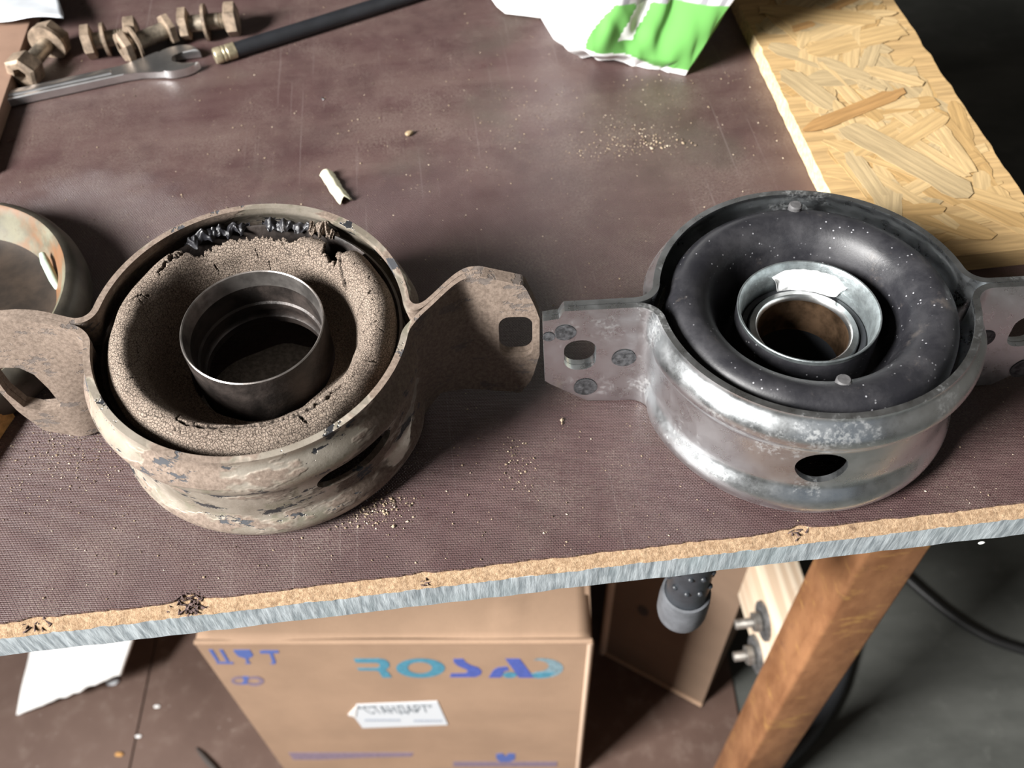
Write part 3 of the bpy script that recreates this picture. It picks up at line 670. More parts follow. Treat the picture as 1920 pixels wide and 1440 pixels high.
for x, z, r in ((-0.0885, 0.0402, 0.0040), (-0.0945, 0.0385, 0.0023), (-0.0665, 0.0245, 0.0046), (-0.0808, 0.0090, 0.0046), (0.0680, 0.0245, 0.0042), (0.0888, 0.0085, 0.0040)):
    part('weld_spot', spot(x, z, r), MAT['weld'], new, FN)

# --- the old one
HO = 0.0545; FO = Frame((-0.0918, 0.2296), 0.0134, -0.0735)
old = empty('bearing_support', (-0.0918, 0.2296, T + 0.003), 0, 'worn dirty centre bearing support with cracked, torn brown rubber ring', 'bearing', 'centre support bearings')
zto = interp([(-104, 40), (-99, 55.5), (-82, 56.5), (-57, 54.5), (57, 54.5), (81, 56.0), (97, 51.5), (101, 42), (103, 35)])
zbo = interp([(-104, 36), (-99, 24), (-96, 14), (-90, 5), (-78, 1.5), (-66, 1.5), (-57, 0), (57, 0), (64, 7.5), (95, 3.0), (99.5, 9), (103, 22)])
def bend_old(x, z):
    r = smooth(0.054, 0.078, x) * (0.003 + 0.0150 * z / HO) + smooth(0.054, 0.078, -x) * (0.004 - 0.0125 * (1 - z / HO)); return r
BO = ((HO - 0.0125, 0.0098, 0.0042), (0.0075, 0.0085, 0.0032))
for front in (True, False):
    V, F = shell_half(front, 0.0552, HO, 0.0024, 0.1035, 0.1025, 0.0080, BO, zto, zbo, bend_old)
    o = mesh_obj('front_shell' if front else 'rear_shell', V, F, MAT['oldshell'], old, sharp=None)
    cut = [cutter(rrect(0.0128, 0.0185, 0.0040), XZ, (0.0936, 0.010, 0.0288), -0.03, 0.03),
           cutter([(-0.0098, 0.010), (-0.005, 0.0118), (0.001, 0.0115), (0.0052, 0.008), (0.0080, 0.001), (0.0098, -0.0068), (0.0080, -0.0088), (0.001, -0.0092), (-0.0045, -0.0075), (-0.0080, -0.001)], XZ, (-0.0885, 0, 0.0235), -0.03, 0.03)]
    if front: cut.append(cutter([(0.0160 * math.cos(a) * (1 - 0.12 * math.sin(a)), 0.0064 * math.sin(a)) for a in np.linspace(0, 2 * math.pi, 36, endpoint=False)], radial(-49), (0, 0, 0.0285), 0.045, 0.075))
    boolean_cut(o, cut); deform(o, FO); me = o.data
    me.polygons.foreach_set('use_smooth', [True] * len(me.polygons)); me.set_sharp_from_angle(angle=math.radians(40))
h = HO
# rubber ring: fine turned surface with real cracks and the torn-away stretch at the far side
prof = dome([(0.0515, h - 0.017), (0.0512, h - 0.0095), (0.0500, h - 0.0052), (0.0478, h - 0.0022), (0.0445, h - 0.0008), (0.0418, h - 0.0018), (0.0391, h - 0.0054), (0.0372, h - 0.0102), (0.0355, h - 0.0152), (0.0335, h - 0.0196), (0.0302, h - 0.0228), (0.0262, h - 0.0240)], k=14)
ns = len(prof); nt = 1200; th = np.linspace(-math.pi, math.pi, nt, endpoint=False)
Pn = np.zeros((nt, ns, 3)); tn = np.gradient(prof, axis=0); tn /= np.linalg.norm(tn, axis=1)[:, None]; nrm = np.stack([tn[:, 1], -tn[:, 0]], 1); nrm *= np.sign(nrm[:, 1:2] + 1e-9)
R2 = np.broadcast_to(prof[:, 0], (nt, ns)).copy(); Z2 = np.broadcast_to(prof[:, 1], (nt, ns)).copy(); TH = np.broadcast_to(th[:, None], (nt, ns))
TD = np.degrees(TH)
crack = np.zeros((nt, ns))
def crack_line(pts, width, depth, jit, seed):
    global crack
    pts = np.array(pts, float); a = np.interp(np.linspace(0, 1, 160), np.linspace(0, 1, len(pts)), pts[:, 0]); r = np.interp(np.linspace(0, 1, 160), np.linspace(0, 1, len(pts)), pts[:, 1])
    for i in range(160):
        r[i] += jit * (noise1(i / 160, seed, 22) + 0.6 * noise1(i / 160, seed + 1, 60)); a[i] += jit * 700 * noise1(i / 160, seed + 2, 18)
    x, y = r * np.cos(np.radians(a)), r * np.sin(np.radians(a))
    X, Y = R2 * np.cos(TH), R2 * np.sin(TH)
    sel = (TD > a.min() - 4) & (TD < a.max() + 4); I = np.argwhere(sel); best = np.full(len(I), 9.0); w_ = np.zeros(len(I))
    xs, ys = X[sel], Y[sel]
    for i in range(160):
        d = np.hypot(xs - x[i], ys - y[i]); wi = width * (0.35 + 0.9 * abs(noise1(i / 160, seed + 5, 25))) * min(1, 6 * min(i, 159 - i) / 160 + 0.15)
        c_ = 1 - smooth(0.4, 1.0, d / wi); w_ = np.maximum(w_, c_)
    crack[sel] = np.maximum(crack[sel], w_ * depth)
crack_line([(-117, .0425), (-110, .0437), (-98, .0422), (-86, .0420), (-70, .0424), (-61, .0432), (-50, .0435), (-36, .0437)], 0.0014, 1, 0.0007, 50)
crack_line([(-62, .0425), (-61, .0455), (-60, .0475)], 0.0007, 1, 0.0004, 60)
crack_line([(-116, .0430), (-118, .0405), (-116, .0385)], 0.0004, 1, 0.0003, 64)
crack_line([(-109, .0437), (-107, .041), (-106, .039)], 0.0003, 1, 0.0003, 67)
crack_line([(12, .0350), (14, .0380), (15, .0415), (18, .0450)], 0.00045, 1, 0.0006, 70)
crack_line([(-5, .0355), (-4, .0385), (-3, .0420), (-1, .0450)], 0.00045, 1, 0.0006, 75)
crack_line([(46, .0425), (43, .0400), (38, .0380), (33, .0375)], 0.0007, 1, 0.0006, 80)
crack_line([(165, .0505), (167, .0470), (164, .0445), (160, .0425)], 0.0004, 1, 0.0006, 85)
crack_line([(146, .0425), (141, .0445), (136, .0450), (131, .0448), (126, .0460)], 0.0013, 1, 0.0010, 90)
crack_line([(137, .0450), (134, .0475), (131, .0505)], 0.0010, 1, 0.0008, 95)
for _ in range(46):
    a0 = random.uniform(-180, 180); r0_ = random.uniform(.037, .049)
    crack_line([(a0, r0_), (a0 + random.uniform(-3, 3), r0_ + random.uniform(-.0035, .0035))], 0.00016, 0.3, 0.0004, random.randint(100, 900))
sag = smooth(40, 62, TD) * smooth(136, 118, TD)
Z2 -= sag * 0.0034 * smooth(0.035, 0.043, R2)
lump = np.array([[noise.noise(Vector((math.cos(t) * 5, math.sin(t) * 5, s * 0.05))) for s in range(0, ns, 6)] for t in th[::6]])
lump = np.repeat(np.repeat(lump, 6, 0), 6, 1)[:nt, :ns]
for _ in range(3):
    lump = (np.roll(lump, 4, 0) + np.roll(lump, -4, 0) + lump) / 3; lump = (np.pad(lump, ((0, 0), (4, 4)), 'edge')[:, :ns] + lump + np.pad(lump, ((0, 0), (4, 4)), 'edge')[:, 8:]) / 3
dsp = 0.0007 * lump - 0.0026 * np.clip(crack, 0, 1)
R2 = R2 + nrm[:, 0] * dsp; Z2 = Z2 + nrm[:, 1] * dsp
Pn[..., 0] = R2 * np.cos(TH); Pn[..., 1] = R2 * np.sin(TH); Pn[..., 2] = Z2
lim = np.full(nt, 1.0)
for i in range(nt):
    d = math.degrees(th[i]); base = float(np.interp(d, [44, 47, 50, 55, 58, 61, 64, 70, 76, 82, 96, 110, 119, 124, 128, 131, 134], [.0520, .0400, .0396, .0405, .0410, .0476, .0482, .0450, .0422, .0430, .0436, .0440, .0426, .0414, .0448, .0492, .0520]))
    lim[i] = base + 0.0019 * noise1(d, 130, 0.42) + 0.0012 * noise1(d, 131, 1.1) if 44 < d < 134 else 1.0
keep = prof[None, :, 0] < lim[:, None]
F = []
idx = np.arange(nt * ns).reshape(nt, ns)
ok = keep[:, :-1] & keep[:, 1:]; ok = ok & np.roll(ok, -1, 0)
ii, jj = np.nonzero(ok); i2 = (ii + 1) % nt
F = np.stack([idx[ii, jj], idx[ii, jj + 1], idx[i2, jj + 1], idx[i2, jj]], 1)
used = np.unique(F); remap = -np.ones(nt * ns, int); remap[used] = np.arange(len(used))
me = bpy.data.meshes.new('rubber_ring'); Vw = FO(Pn.reshape(-1, 3)[used]); me.from_pydata(Vw.tolist(), [], remap[F].tolist()); me.update()
at_ = me.attributes.new('crack', 'FLOAT', 'POINT'); at_.data.foreach_set('value', np.clip(crack.reshape(-1)[used] * 1.3, 0, 1).astype(np.float32))
ro = wrap('rubber_ring', me, MAT['oldrubber'], old, None); me.polygons.foreach_set('use_smooth', [True] * len(me.polygons))
nz = np.empty(len(me.polygons) * 3); me.polygons.foreach_get('normal', nz)
if nz.reshape(-1, 3)[:, 2].mean() < 0: me.flip_normals()
sd = ro.modifiers.new('thickness', 'SOLIDIFY'); sd.thickness = 0.0022; sd.offset = -1
# metal band the rubber was bonded to, and the ragged shreds left on it
part('outer_band', lathe([(0.0530, h - 0.024), (0.0530, h - 0.0075), (0.0520, h - 0.0068), (0.0512, h - 0.0078), (0.0512, h - 0.024)], 160), MAT['sleevedark'], old, FO)
for a0, a1, hh, sd_ in ((98, 126, 0.0044, 1), (70, 93, 0.0036, 2), (60, 73, 0.0052, 3)):
    V = []; na, nb = 90, 9
    for i in range(na):
        s = i / (na - 1); a = math.radians(a0 + (a1 - a0) * s); env = smooth(0, 0.15, s) * smooth(1, 0.85, s)
        for j in range(nb):
            t = j / (nb - 1); q = noise.noise(Vector((s * 16, t * 3, sd_ * 3.7)))
            r = 0.0532 - 0.0050 * t * env * (0.75 + 0.6 * noise1(s, 200 + sd_, 9)) ; z = h - 0.0072 + hh * env * (1 - t * t) * (0.6 + 0.7 * noise1(s, 210 + sd_, 13)) + 0.0009 * q
            V.append((r * math.cos(a), r * math.sin(a), z))
    o = part('rubber_shred', (V, grid_faces(na, nb)), MAT['oldrubber'] if sd_ == 3 else MAT['newrubber'], old, FO, sharp=None)
    sd = o.modifiers.new('thickness', 'SOLIDIFY'); sd.thickness = 0.0012
zs = 0.0500; sh = (0, 0.0020, 0)
part('inner_sleeve', lathe([(0.0256, zs - 0.028), (0.0256, zs - 0.0012), (0.0254, zs - 0.0003)], 160), MAT['sleevedark'], old, FO, sh)  # outer wall coloured dark to carry the trough's shade
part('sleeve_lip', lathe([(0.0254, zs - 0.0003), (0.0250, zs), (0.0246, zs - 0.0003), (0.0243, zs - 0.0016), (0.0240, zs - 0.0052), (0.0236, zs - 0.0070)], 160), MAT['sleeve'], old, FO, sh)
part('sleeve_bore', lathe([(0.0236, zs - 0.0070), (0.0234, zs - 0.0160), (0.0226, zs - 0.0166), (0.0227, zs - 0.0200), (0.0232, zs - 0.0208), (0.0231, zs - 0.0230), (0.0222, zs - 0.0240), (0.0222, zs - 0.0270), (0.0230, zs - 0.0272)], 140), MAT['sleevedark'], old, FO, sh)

# dust under the worn bearing's open middle, paled to stand in for light there
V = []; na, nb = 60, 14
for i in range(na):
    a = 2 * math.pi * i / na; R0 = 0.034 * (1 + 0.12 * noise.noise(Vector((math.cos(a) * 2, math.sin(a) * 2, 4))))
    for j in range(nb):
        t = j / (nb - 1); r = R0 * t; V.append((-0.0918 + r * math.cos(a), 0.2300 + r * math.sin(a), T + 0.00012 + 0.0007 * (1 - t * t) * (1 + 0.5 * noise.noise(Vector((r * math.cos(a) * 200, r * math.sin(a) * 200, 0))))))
tag(mesh_obj('lit_dust_patch', V, grid_faces(na, nb, True), MAT['dust'], sharp=None), 'pale dust on the bench inside the worn bearing, standing in for light', 'dust', kind='stuff')

# ------------------------------------------------------------------ things lying on the bench
# rusty dish cut by the left border
cc = (-0.2465, 0.2770)
cup = empty('metal_dish', (cc[0], cc[1], T), 0, 'round rusty pressed-metal dish behind the left tab of the worn bearing', 'dish')
mesh_obj('dish_rim', *lathe([(0.0610, 0.0002), (0.0660, 0.0020), (0.0682, 0.0065), (0.0680, 0.0120), (0.0664, 0.0168), (0.0640, 0.0193), (0.0618, 0.0200)], 120), MAT['cupout'], cup)  # shade of the rim's far flank put into a darker metal colour
mesh_obj('dish_wall', *lathe([(0.0618, 0.0200), (0.0606, 0.0192), (0.0590, 0.0160), (0.0560, 0.0100), (0.0530, 0.0065)], 120), MAT['cup'], cup)
mesh_obj('dish_floor', *lathe([(0.0530, 0.0065), (0.0490, 0.0045), (0.0400, 0.0036), (0.0, 0.0034)], 120), MAT['cupshade'], cup)  # shade inside the dish put into the floor colour
p = at(90, 505, T + 0.012) - np.array([cc[0], cc[1], T])
mesh_obj('stud', *tube([(p[0] - 0.004, p[1] + 0.008, 0.0135), (p[0] - 0.002, p[1] + 0.004, 0.0130), (p[0] + 0.002, p[1] - 0.003, 0.0085), (p[0] + 0.004, p[1] - 0.006, 0.0055)], [0.0014, 0.0020, 0.0020, 0.0016], 12), MAT['mint'], cup)
# timber offcut at the left border
a = at(65, 683, T + 0.008); b_ = at(0, 777, T + 0.008); d = (b_ - a); d /= np.linalg.norm(d); nv_ = np.array([d[1], -d[0], 0]); nv_ = nv_ if nv_[0] < 0 else -nv_
A0 = a + d * 0.021
bm = prism([tuple((A0)[:2]), tuple((A0 + nv_ * 0.06 + d * 0.066)[:2]), tuple((A0 + nv_ * 0.06 + d * 0.095)[:2]), tuple((A0 + d * 0.078)[:2])], T + 0.0002, T + 0.008, 0.0008)
tag(bm_obj('timber_offcut', bm, MAT['orange']), 'orange timber offcut under the left tab of the worn bearing', 'wood')
# brown board at the upper left, paper film over it
bx = [tl(at(118, 0)), tl(at(75, 72))]
bb = empty('brown_board', tuple(TO), YAW, 'flat brown board at the upper left, under the white film', 'board')
bm_obj('board_panel', box_bm(-0.75, -0.2345, 0.245, 0.70, T + 0.0003, T + 0.0085, 0.0006), MAT['board'], bb)
V = []; na, nb = 60, 40; c0 = at(116, 26, T + 0.016)
for i in range(na):
    for j in range(nb):
        s = i / (na - 1); t = j / (nb - 1)
        x = c0[0] - 0.17 * (1 - s) - 0.004 * t; y = c0[1] + 0.10 * t + (1 - s) * 0.000 + 0.008 * t * s
        if s > 0.86: y += (s - 0.86) / 0.14 * 0.012 * (0.0 if j == 0 else 0.15)
        cut_ = 1 - smooth(0.80, 1.0, s) * t * 0.9
        V.append((c0[0] - 0.17 * (1 - s * (0.72 + 0.28 * (1 - t))), y, T + 0.0105 + 0.004 * (noise.noise(Vector((s * 6, t * 5, 1.3))) + 1) * 0.6 + 0.0035 * abs(noise.noise(Vector((s * 3 + t * 2, t * 4, 7.3))))))
o = mesh_obj('plastic_film', V, grid_faces(na, nb), MAT['filmwhite'], sharp=60); sd = o.modifiers.new('thickness', 'SOLIDIFY'); sd.thickness = 0.0003
tag(o, 'crumpled white plastic film in the upper left corner', 'film')

# spanner
hc = at(327, 108, T + 0.006); tail = at(0, 179, T + 0.006); ax = tail - hc; ax[2] = 0; L = np.linalg.norm(ax) + 0.10; ax /= np.linalg.norm(ax)
sp = empty('spanner', (hc[0], hc[1], T), math.atan2(ax[1], ax[0]), 'chrome open-ended spanner lying in front of the dirty bolts', 'spanner')
def spanner_outline():
    out = []; rr = 0.0118; j0 = math.radians(180 - 10)       # jaw opening direction
    hw = 0.0053; dep = -0.0008
    a_open = math.asin(hw / rr)
    n_in = [(-math.sin(j0), math.cos(j0))][0]
    def P(along, side): return (along * math.cos(j0) - side * math.sin(j0), along * math.sin(j0) + side * math.cos(j0))
    L0 = 0.0046
    # from handle upper side round the head
    start = math.asin(L0 / rr) + 0.45
    for q in range(22):
        a_ = start + (math.pi - 10 * math.pi / 180 - a_open - 0.16 - start) * q / 21; e = 1 + 0.16 * smooth(1.5, 2.6, a_); out.append((rr * e * math.cos(a_), rr * e * math.sin(a_)))
    out += [P(rr * 1.12, -hw * 1.0), P(0.004, -hw), P(dep, -hw * 0.85), P(dep - 0.0022, -hw * 0.4), P(dep - 0.0022, hw * 0.4), P(dep, hw * 0.85), P(0.004, hw), P(rr * 1.12, hw)]
    for q in range(22):
        a_ = math.pi - 10 * math.pi / 180 + a_open + 0.16; a_ = a_ + (2 * math.pi - start - a_) * q / 21; e = 1 + 0.16 * (1 - smooth(3.7, 4.8, a_)); out.append((rr * e * math.cos(a_), rr * e * math.sin(a_)))
    out += [(0.019, -0.0052), (0.028, -0.0043), (L, -0.0040), (L, 0.0040), (0.028, 0.0043), (0.019, 0.0052)]
    return out
bm = prism(spanner_outline(), 0.0010, 0.0056, 0.0014, 3)
bm_obj('spanner_body', bm, MAT['chrome'], sp, 30)
bm_obj('grip_rib', prism([(0.034, -0.0016), (L - 0.002, -0.0016), (L - 0.002, 0.0016), (0.034, 0.0016)], 0.0052, 0.0062, 0.0005), MAT['chrome'], sp, 30)

# dirty bolts
def bolt(pa, pb, z, parts, label, roll=0.2, tilt=0.0):
    A_, B_ = at(*pa, T + z), at(*pb, T + z); d = B_ - A_; L = math.hypot(d[0], d[1])
    e = empty('hex_bolt', (A_[0], A_[1], T), 0, label, 'bolt', 'dirty bolts by the spanner')
    Rm_ = Matrix.Translation((0, 0, z)) @ Matrix.Rotation(math.atan2(d[1], d[0]), 4, 'Z') @ Matrix.Rotation(-tilt, 4, 'Y') @ Matrix.Rotation(roll, 4, 'X')
    for nm, kind, x0, x1, r in parts:
        if kind == 'hex': v, f = hexa(x0 * L, x1 * L, r * 2); mt = MAT['oldbolt']
        elif kind == 'rod': v, f = lx([(x0 * L, 0), (x0 * L, r), (x1 * L, r), (x1 * L, 0)], 24); mt = MAT['oldshank']
        elif kind == 'thread': v, f = thread(x0 * L, x1 * L, r, 0.0013); mt = MAT['oldshank']
        elif kind == 'ring': v, f = lx([(x0 * L, 0.0045), (x0 * L, r), (x1 * L, r), (x1 * L, 0.0045), (x0 * L, 0.0045)], 30); mt = MAT['oldbolt']
        elif kind == 'hollow': 
            v, f = lx([(x0 * L, 0.0040), (x0 * L, r * 0.93), (x0 * L + 0.001, r * 1.1547), (x1 * L - 0.001, r * 1.1547), (x1 * L, r * 0.93), (x1 * L, 0.0040), (x0 * L, 0.0040)], 6); mt = MAT['oldbolt']
        v = np.array([(Rm_ @ Vector(q)) for q in v]); v[:, 2] = np.maximum(v[:, 2], 0.0003)
        mesh_obj(nm, v, f, mt, e, 30)
    return e
bolt((94, 76), (40, 138), 0.0085, [('head', 'hex', -0.18, 0.06, 0.0088), ('washer', 'ring', 0.06, 0.13, 0.0105), ('shank', 'rod', 0.12, 0.72, 0.0044), ('nut', 'hollow', 0.70, 1.05, 0.0080)], 'brown bolt with wide washer standing off at the far left of the bolts', 0.3)
bolt((157, 81), (262, 63), 0.0085, [('head', 'hex', 0.0, 0.19, 0.0082), ('shank', 'rod', 0.18, 0.60, 0.0045), ('washer', 'ring', 0.36, 0.42, 0.0090), ('thread', 'thread', 0.58, 0.80, 0.0046), ('nut', 'hex', 0.76, 1.0, 0.0085)], 'brown bolt with spring washer, second from the left', 0.1)
bolt((226, 92), (322, 52), 0.0085, [('nut', 'hollow', 0.0, 0.17, 0.0080), ('washer', 'ring', 0.24, 0.29, 0.0098), ('shank', 'rod', 0.12, 0.92, 0.0048), ('head', 'hex', 0.86, 1.0, 0.0078)], 'brown bolt partly hidden behind the spanner head', 0.5)
bolt((337, 47), (447, 36), 0.0085, [('head', 'hex', 0.0, 0.17, 0.0080), ('shank', 'rod', 0.16, 0.66, 0.0046), ('washer', 'ring', 0.42, 0.47, 0.0100), ('thread', 'thread', 0.62, 0.82, 0.0047), ('nut', 'hex', 0.78, 1.0, 0.0085)], 'brown bolt with flat washer, rightmost, next to the black hose', 0.15)

# hose with metal end
h0 = at(402, 106, T + 0.0046); h1 = at(752, -2, T + 0.0046); d = h1 - h0; d[2] = 0; Lh = np.linalg.norm(d); d /= Lh
hs = empty('hose', (h0[0], h0[1], T), math.atan2(d[1], d[0]), 'thin black rubber hose with a dull brass end fitting', 'hose')
vs = [(x, 0.004 * math.sin(x * 9) * x * 2, 0.0046) for x in np.linspace(0.0115, Lh + 0.12, 30)]
mesh_obj('hose_body', *tube(vs, 0.0042, 20), MAT['hose'], hs)
v, f = lx([(0.0, 0.0), (0.0, 0.0040), (0.0006, 0.0044), (0.0040, 0.0044), (0.0044, 0.0039), (0.0050, 0.0044), (0.0062, 0.0044), (0.0066, 0.0039), (0.0072, 0.0044), (0.0118, 0.0044), (0.0122, 0.0041), (0.0122, 0.0)], 28)
mesh_obj('end_fitting', np.asarray(v) + np.array([0, 0, 0.0046]), f, MAT['brass'], hs)

# standing bag, white and green
bagp = empty('packet', (0.07, 0.47, T), 0, 'crumpled white and green foil packet standing at the back of the bench', 'packet')
base = [at(1034, 70), at(1050, 100), at(1075, 118), at(1112, 131), at(1180, 133), at(1290, 144)]
base = [b[:2] - np.array([0.07, 0.47]) for b in base]
cor = [np.array(base[-1]), np.array(base[-1]) + np.array([0.012, 0.030]), np.array(base[-1]) + np.array([0.004, 0.055]), np.array(base[0]) + np.array([0.020, 0.045]), np.array(base[0]) + np.array([-0.004, 0.020])]
loop = np.array(base + cor[1:] + [base[0]])
seg = np.linalg.norm(np.diff(loop, axis=0), axis=1); cum = np.concatenate([[0], np.cumsum(seg)]); NU, NZ = 360, 130; HB = 0.135
sl = np.linspace(0, cum[-1], NU, endpoint=False); bx_ = np.interp(sl, cum, loop[:, 0]); by_ = np.interp(sl, cum, loop[:, 1])
sF = cum[5]                        # arc length of the right front corner
V = np.zeros((NU, NZ, 3)); C = np.zeros((NU, NZ, 4)); C[..., 3] = 1
ctr = np.array([loop[:, 0].mean(), loop[:, 1].mean()])
for i in range(NU):
    p = np.array([bx_[i], by_[i]]); o_ = p - ctr; o_ /= np.linalg.norm(o_); s_ = sl[i] / sF        # s_ in 0..1 over the front
    for j in range(NZ):
        z = HB * j / (NZ - 1)
        fold = 0.0032 * noise.noise(Vector((sl[i] * 75, z * 20, 2.0))) + 0.0020 * noise.noise(Vector((sl[i] * 150 + z * 55, z * 16, 5.0)))
        for fc, wd2, am, sl_ in ((0.62, 0.05, -0.0055, 0.9), (0.80, 0.045, -0.0045, -0.6), (0.47, 0.04, 0.0035, 1.4)):
            k_ = (s_ - fc - sl_ * z) / wd2; fold += am * math.exp(-k_ * k_) * smooth(0.006, 0.03, z)
        puff = 0.010 * math.sin(min(1.0, z / HB) * math.pi) - 0.006 * smooth(0.010, 0.0, z) * (1 if s_ < 0.9 else 0.3)
        lean = np.array([0.16, -0.03]) * z * smooth(0.4, 1.0, min(s_, 1)) + np.array([-0.22, 0.02]) * z * smooth(0.35, 0.0, s_ if s_ < 1.8 else 0)
        q = p + o_ * (fold + puff) + lean
        lift = 0.0030 * max(0, math.sin(math.pi * min(1, max(0, (s_ - 0.30) / 0.42)))) * smooth(0.02, 0.0, z)
        V[i, j] = (q[0], q[1], max(0.0003, z + lift))
        zz = z * 1000; wob = 1.6 * noise.noise(Vector((sl[i] * 60, z * 60, 9)))
        left = 0.40 + 0.0045 * max(0, zz - 14) * 0.8; green = 0.0
        if s_ <= 1.35 and zz < 42 + wob + 3 * s_:
            lo_ = 13 - 9.5 * smooth(0.42, 0.9, s_) + wob
            if s_ > left + 0.02 * wob and zz > lo_: green = 1.0
        col = np.array([0.84, 0.85, 0.85])
        if green: col = np.array([0.145, 0.40, 0.10])
        if green and abs(s_ - 0.55 - 0.0022 * zz) < 0.035 and zz > 20: col = np.array([0.80, 0.84, 0.80])  # glare stripe painted white across the green
        if not green and s_ > left and zz >= 42: col = np.array([0.55, 0.55, 0.56]) if int(sl[i] * 420) % 3 else np.array([0.30, 0.30, 0.32])
        C[i, j, :3] = col
F = grid_faces(NU, NZ, True)
me = bpy.data.meshes.new('packet_film'); me.from_pydata(V.reshape(-1, 3).tolist(), [], F); me.update()
ca = me.attributes.new('print', 'FLOAT_COLOR', 'POINT'); ca.data.foreach_set('color', C.reshape(-1).astype(np.float32))
o = wrap('packet_film', me, MAT['bag'], bagp, None); me.polygons.foreach_set('use_smooth', [True] * len(me.polygons))
bm = bmesh.new(); bm.from_mesh(me); bmesh.ops.recalc_face_normals(bm, faces=bm.faces); bm.to_mesh(me); bm.free()
top = [tuple(V[i, NZ - 1]) for i in range(NU)]
mesh_obj('packet_top', [(x, y, z + 0.0005) for x, y, z in top] + [(ctr[0], ctr[1] + 0.0, HB + 0.008)], [(i, (i + 1) % NU, NU) for i in range(NU)], MAT['paper'], bagp, None)
# white sheet left of the packet
q = [at(905, -40), at(920, 2), at(932, 20), at(948, 33), at(985, 36), at(1027, 40)]
V = []; 
for i, p in enumerate(q): 
    s = i / 5
    for j in range(10):
        t = j / 9; V.append((p[0] + (0.02 + 0.01 * s) * t, p[1] + 0.10 * t, T + 0.0016 + 0.010 * t * t + 0.0015 * math.sin(s * 3 + t * 4)))
o = mesh_obj('paper_sheet', V, grid_faces(6, 10), MAT['paper'], sharp=60); sd = o.modifiers.new('thickness', 'SOLIDIFY'); sd.thickness = 0.0006
tag(o, 'plain white paper sheet lying left of the green packet', 'paper')

# cream chip with a toothed edge
p0, p1 = at(612, 330), at(647, 381); d = p1 - p0; Lc = np.linalg.norm(d); d /= Lc; nn_ = np.array([-d[1], d[0], 0]); V = []; na, nb = 46, 9
for i in range(na):
    s = i / (na - 1); teeth = 0.0011 * (1 - abs(((s * 9) % 1) - 0.3))
    for j in range(nb):
        t = j / (nb - 1) - 0.5; ww = 0.0062 + (teeth if t > 0.4 else 0); q = p0 + d * (Lc * s + 0.004 * abs(t) * (s - 0.5)) + nn_ * (ww * t + 0.0002 * math.sin(s * 8))
        V.append((q[0], q[1], T + 0.0009 + 0.0042 * (1 - (2 * t) ** 2) * 0.8 + 0.0004 * math.sin(s * 20)))
o = mesh_obj('plastic_chip', V, grid_faces(na, nb), MAT['scrap'], sharp=60); sd = o.modifiers.new('thickness', 'SOLIDIFY'); sd.thickness = 0.0006; sd.offset = -1
tag(o, 'small cream plastic chip with toothed edge behind the worn bearing', 'chip')
# seed
p = at(768, 253); bm = bmesh.new(); bmesh.ops.create_uvsphere(bm, u_segments=16, v_segments=10, radius=1); bmesh.ops.scale(bm, vec=(0.0024, 0.0015, 0.0012), verts=bm.verts)
for v in bm.verts: v.co.y *= 1 - 0.35 * (v.co.x / 0.0024)
tag(bm_obj('seed', bm, MAT['seed'], loc=(p[0], p[1], T + 0.0012), rot=(0, 0, 0.6)), 'single brown seed lying in the middle of the bench', 'seed')
p = at(605, 186); bm = bmesh.new(); bmesh.ops.create_icosphere(bm, subdivisions=1, radius=1); bmesh.ops.scale(bm, vec=(0.0014, 0.0005, 0.0004), verts=bm.verts)
tag(bm_obj('metal_sliver', bm, MAT['chrome'], loc=(p[0], p[1], T + 0.0004), rot=(0, 0, -0.9)), 'tiny bright metal sliver near the centre back of the bench', 'sliver')

# sand, crumbs and dust
def grains(name, spots, label, seed):
    r = random.Random(seed); V = []; F = []
    octa = [(1, 0, 0), (-1, 0, 0), (0, 1, 0), (0, -1, 0), (0, 0, 1), (0, 0, -1)]; of = [(0, 2, 4), (2, 1, 4), (1, 3, 4), (3, 0, 4), (2, 0, 5), (1, 2, 5), (3, 1, 5), (0, 3, 5)]
    for u, v, su, sv, n, s0, s1 in spots:
        for _ in range(n):
            px, py = r.gauss(u, su), r.gauss(v, sv)
            if not (0 < px < 1920 and -30 < py < 1180): continue
            p = at(px, py); q = tl(p)
            if q[1] < 0.006 or q[0] > 0.160 and q[1] > 0.11: continue
            if math.hypot(p[0] - 0.1095, p[1] - 0.2298) < 0.0585 or 0.024 < math.hypot(p[0] + 0.0918, p[1] - 0.2296) < 0.0585: continue
            s = s0 * (s1 / s0) ** (r.random() ** 2.2); k = [r.uniform(0.6, 1.3) * s for _ in range(3)]; a = r.uniform(0, 6.3); o = len(V); c, sn = math.cos(a), math.sin(a)
            for x, y, z in octa:
                x, y, z = x * k[0] + r.uniform(-.2, .2) * s, y * k[1] + r.uniform(-.2, .2) * s, z * k[2] * 0.7
                V.append((p[0] + c * x - sn * y, p[1] + sn * x + c * y, T + 0.0006 * s / 0.001 + z))
            F += [(o + i, o + j, o + l) for i, j, l in of]
    o = mesh_obj(name, V, F, MAT['grain'], sharp=None); tag(o, label, 'grit', kind='stuff')
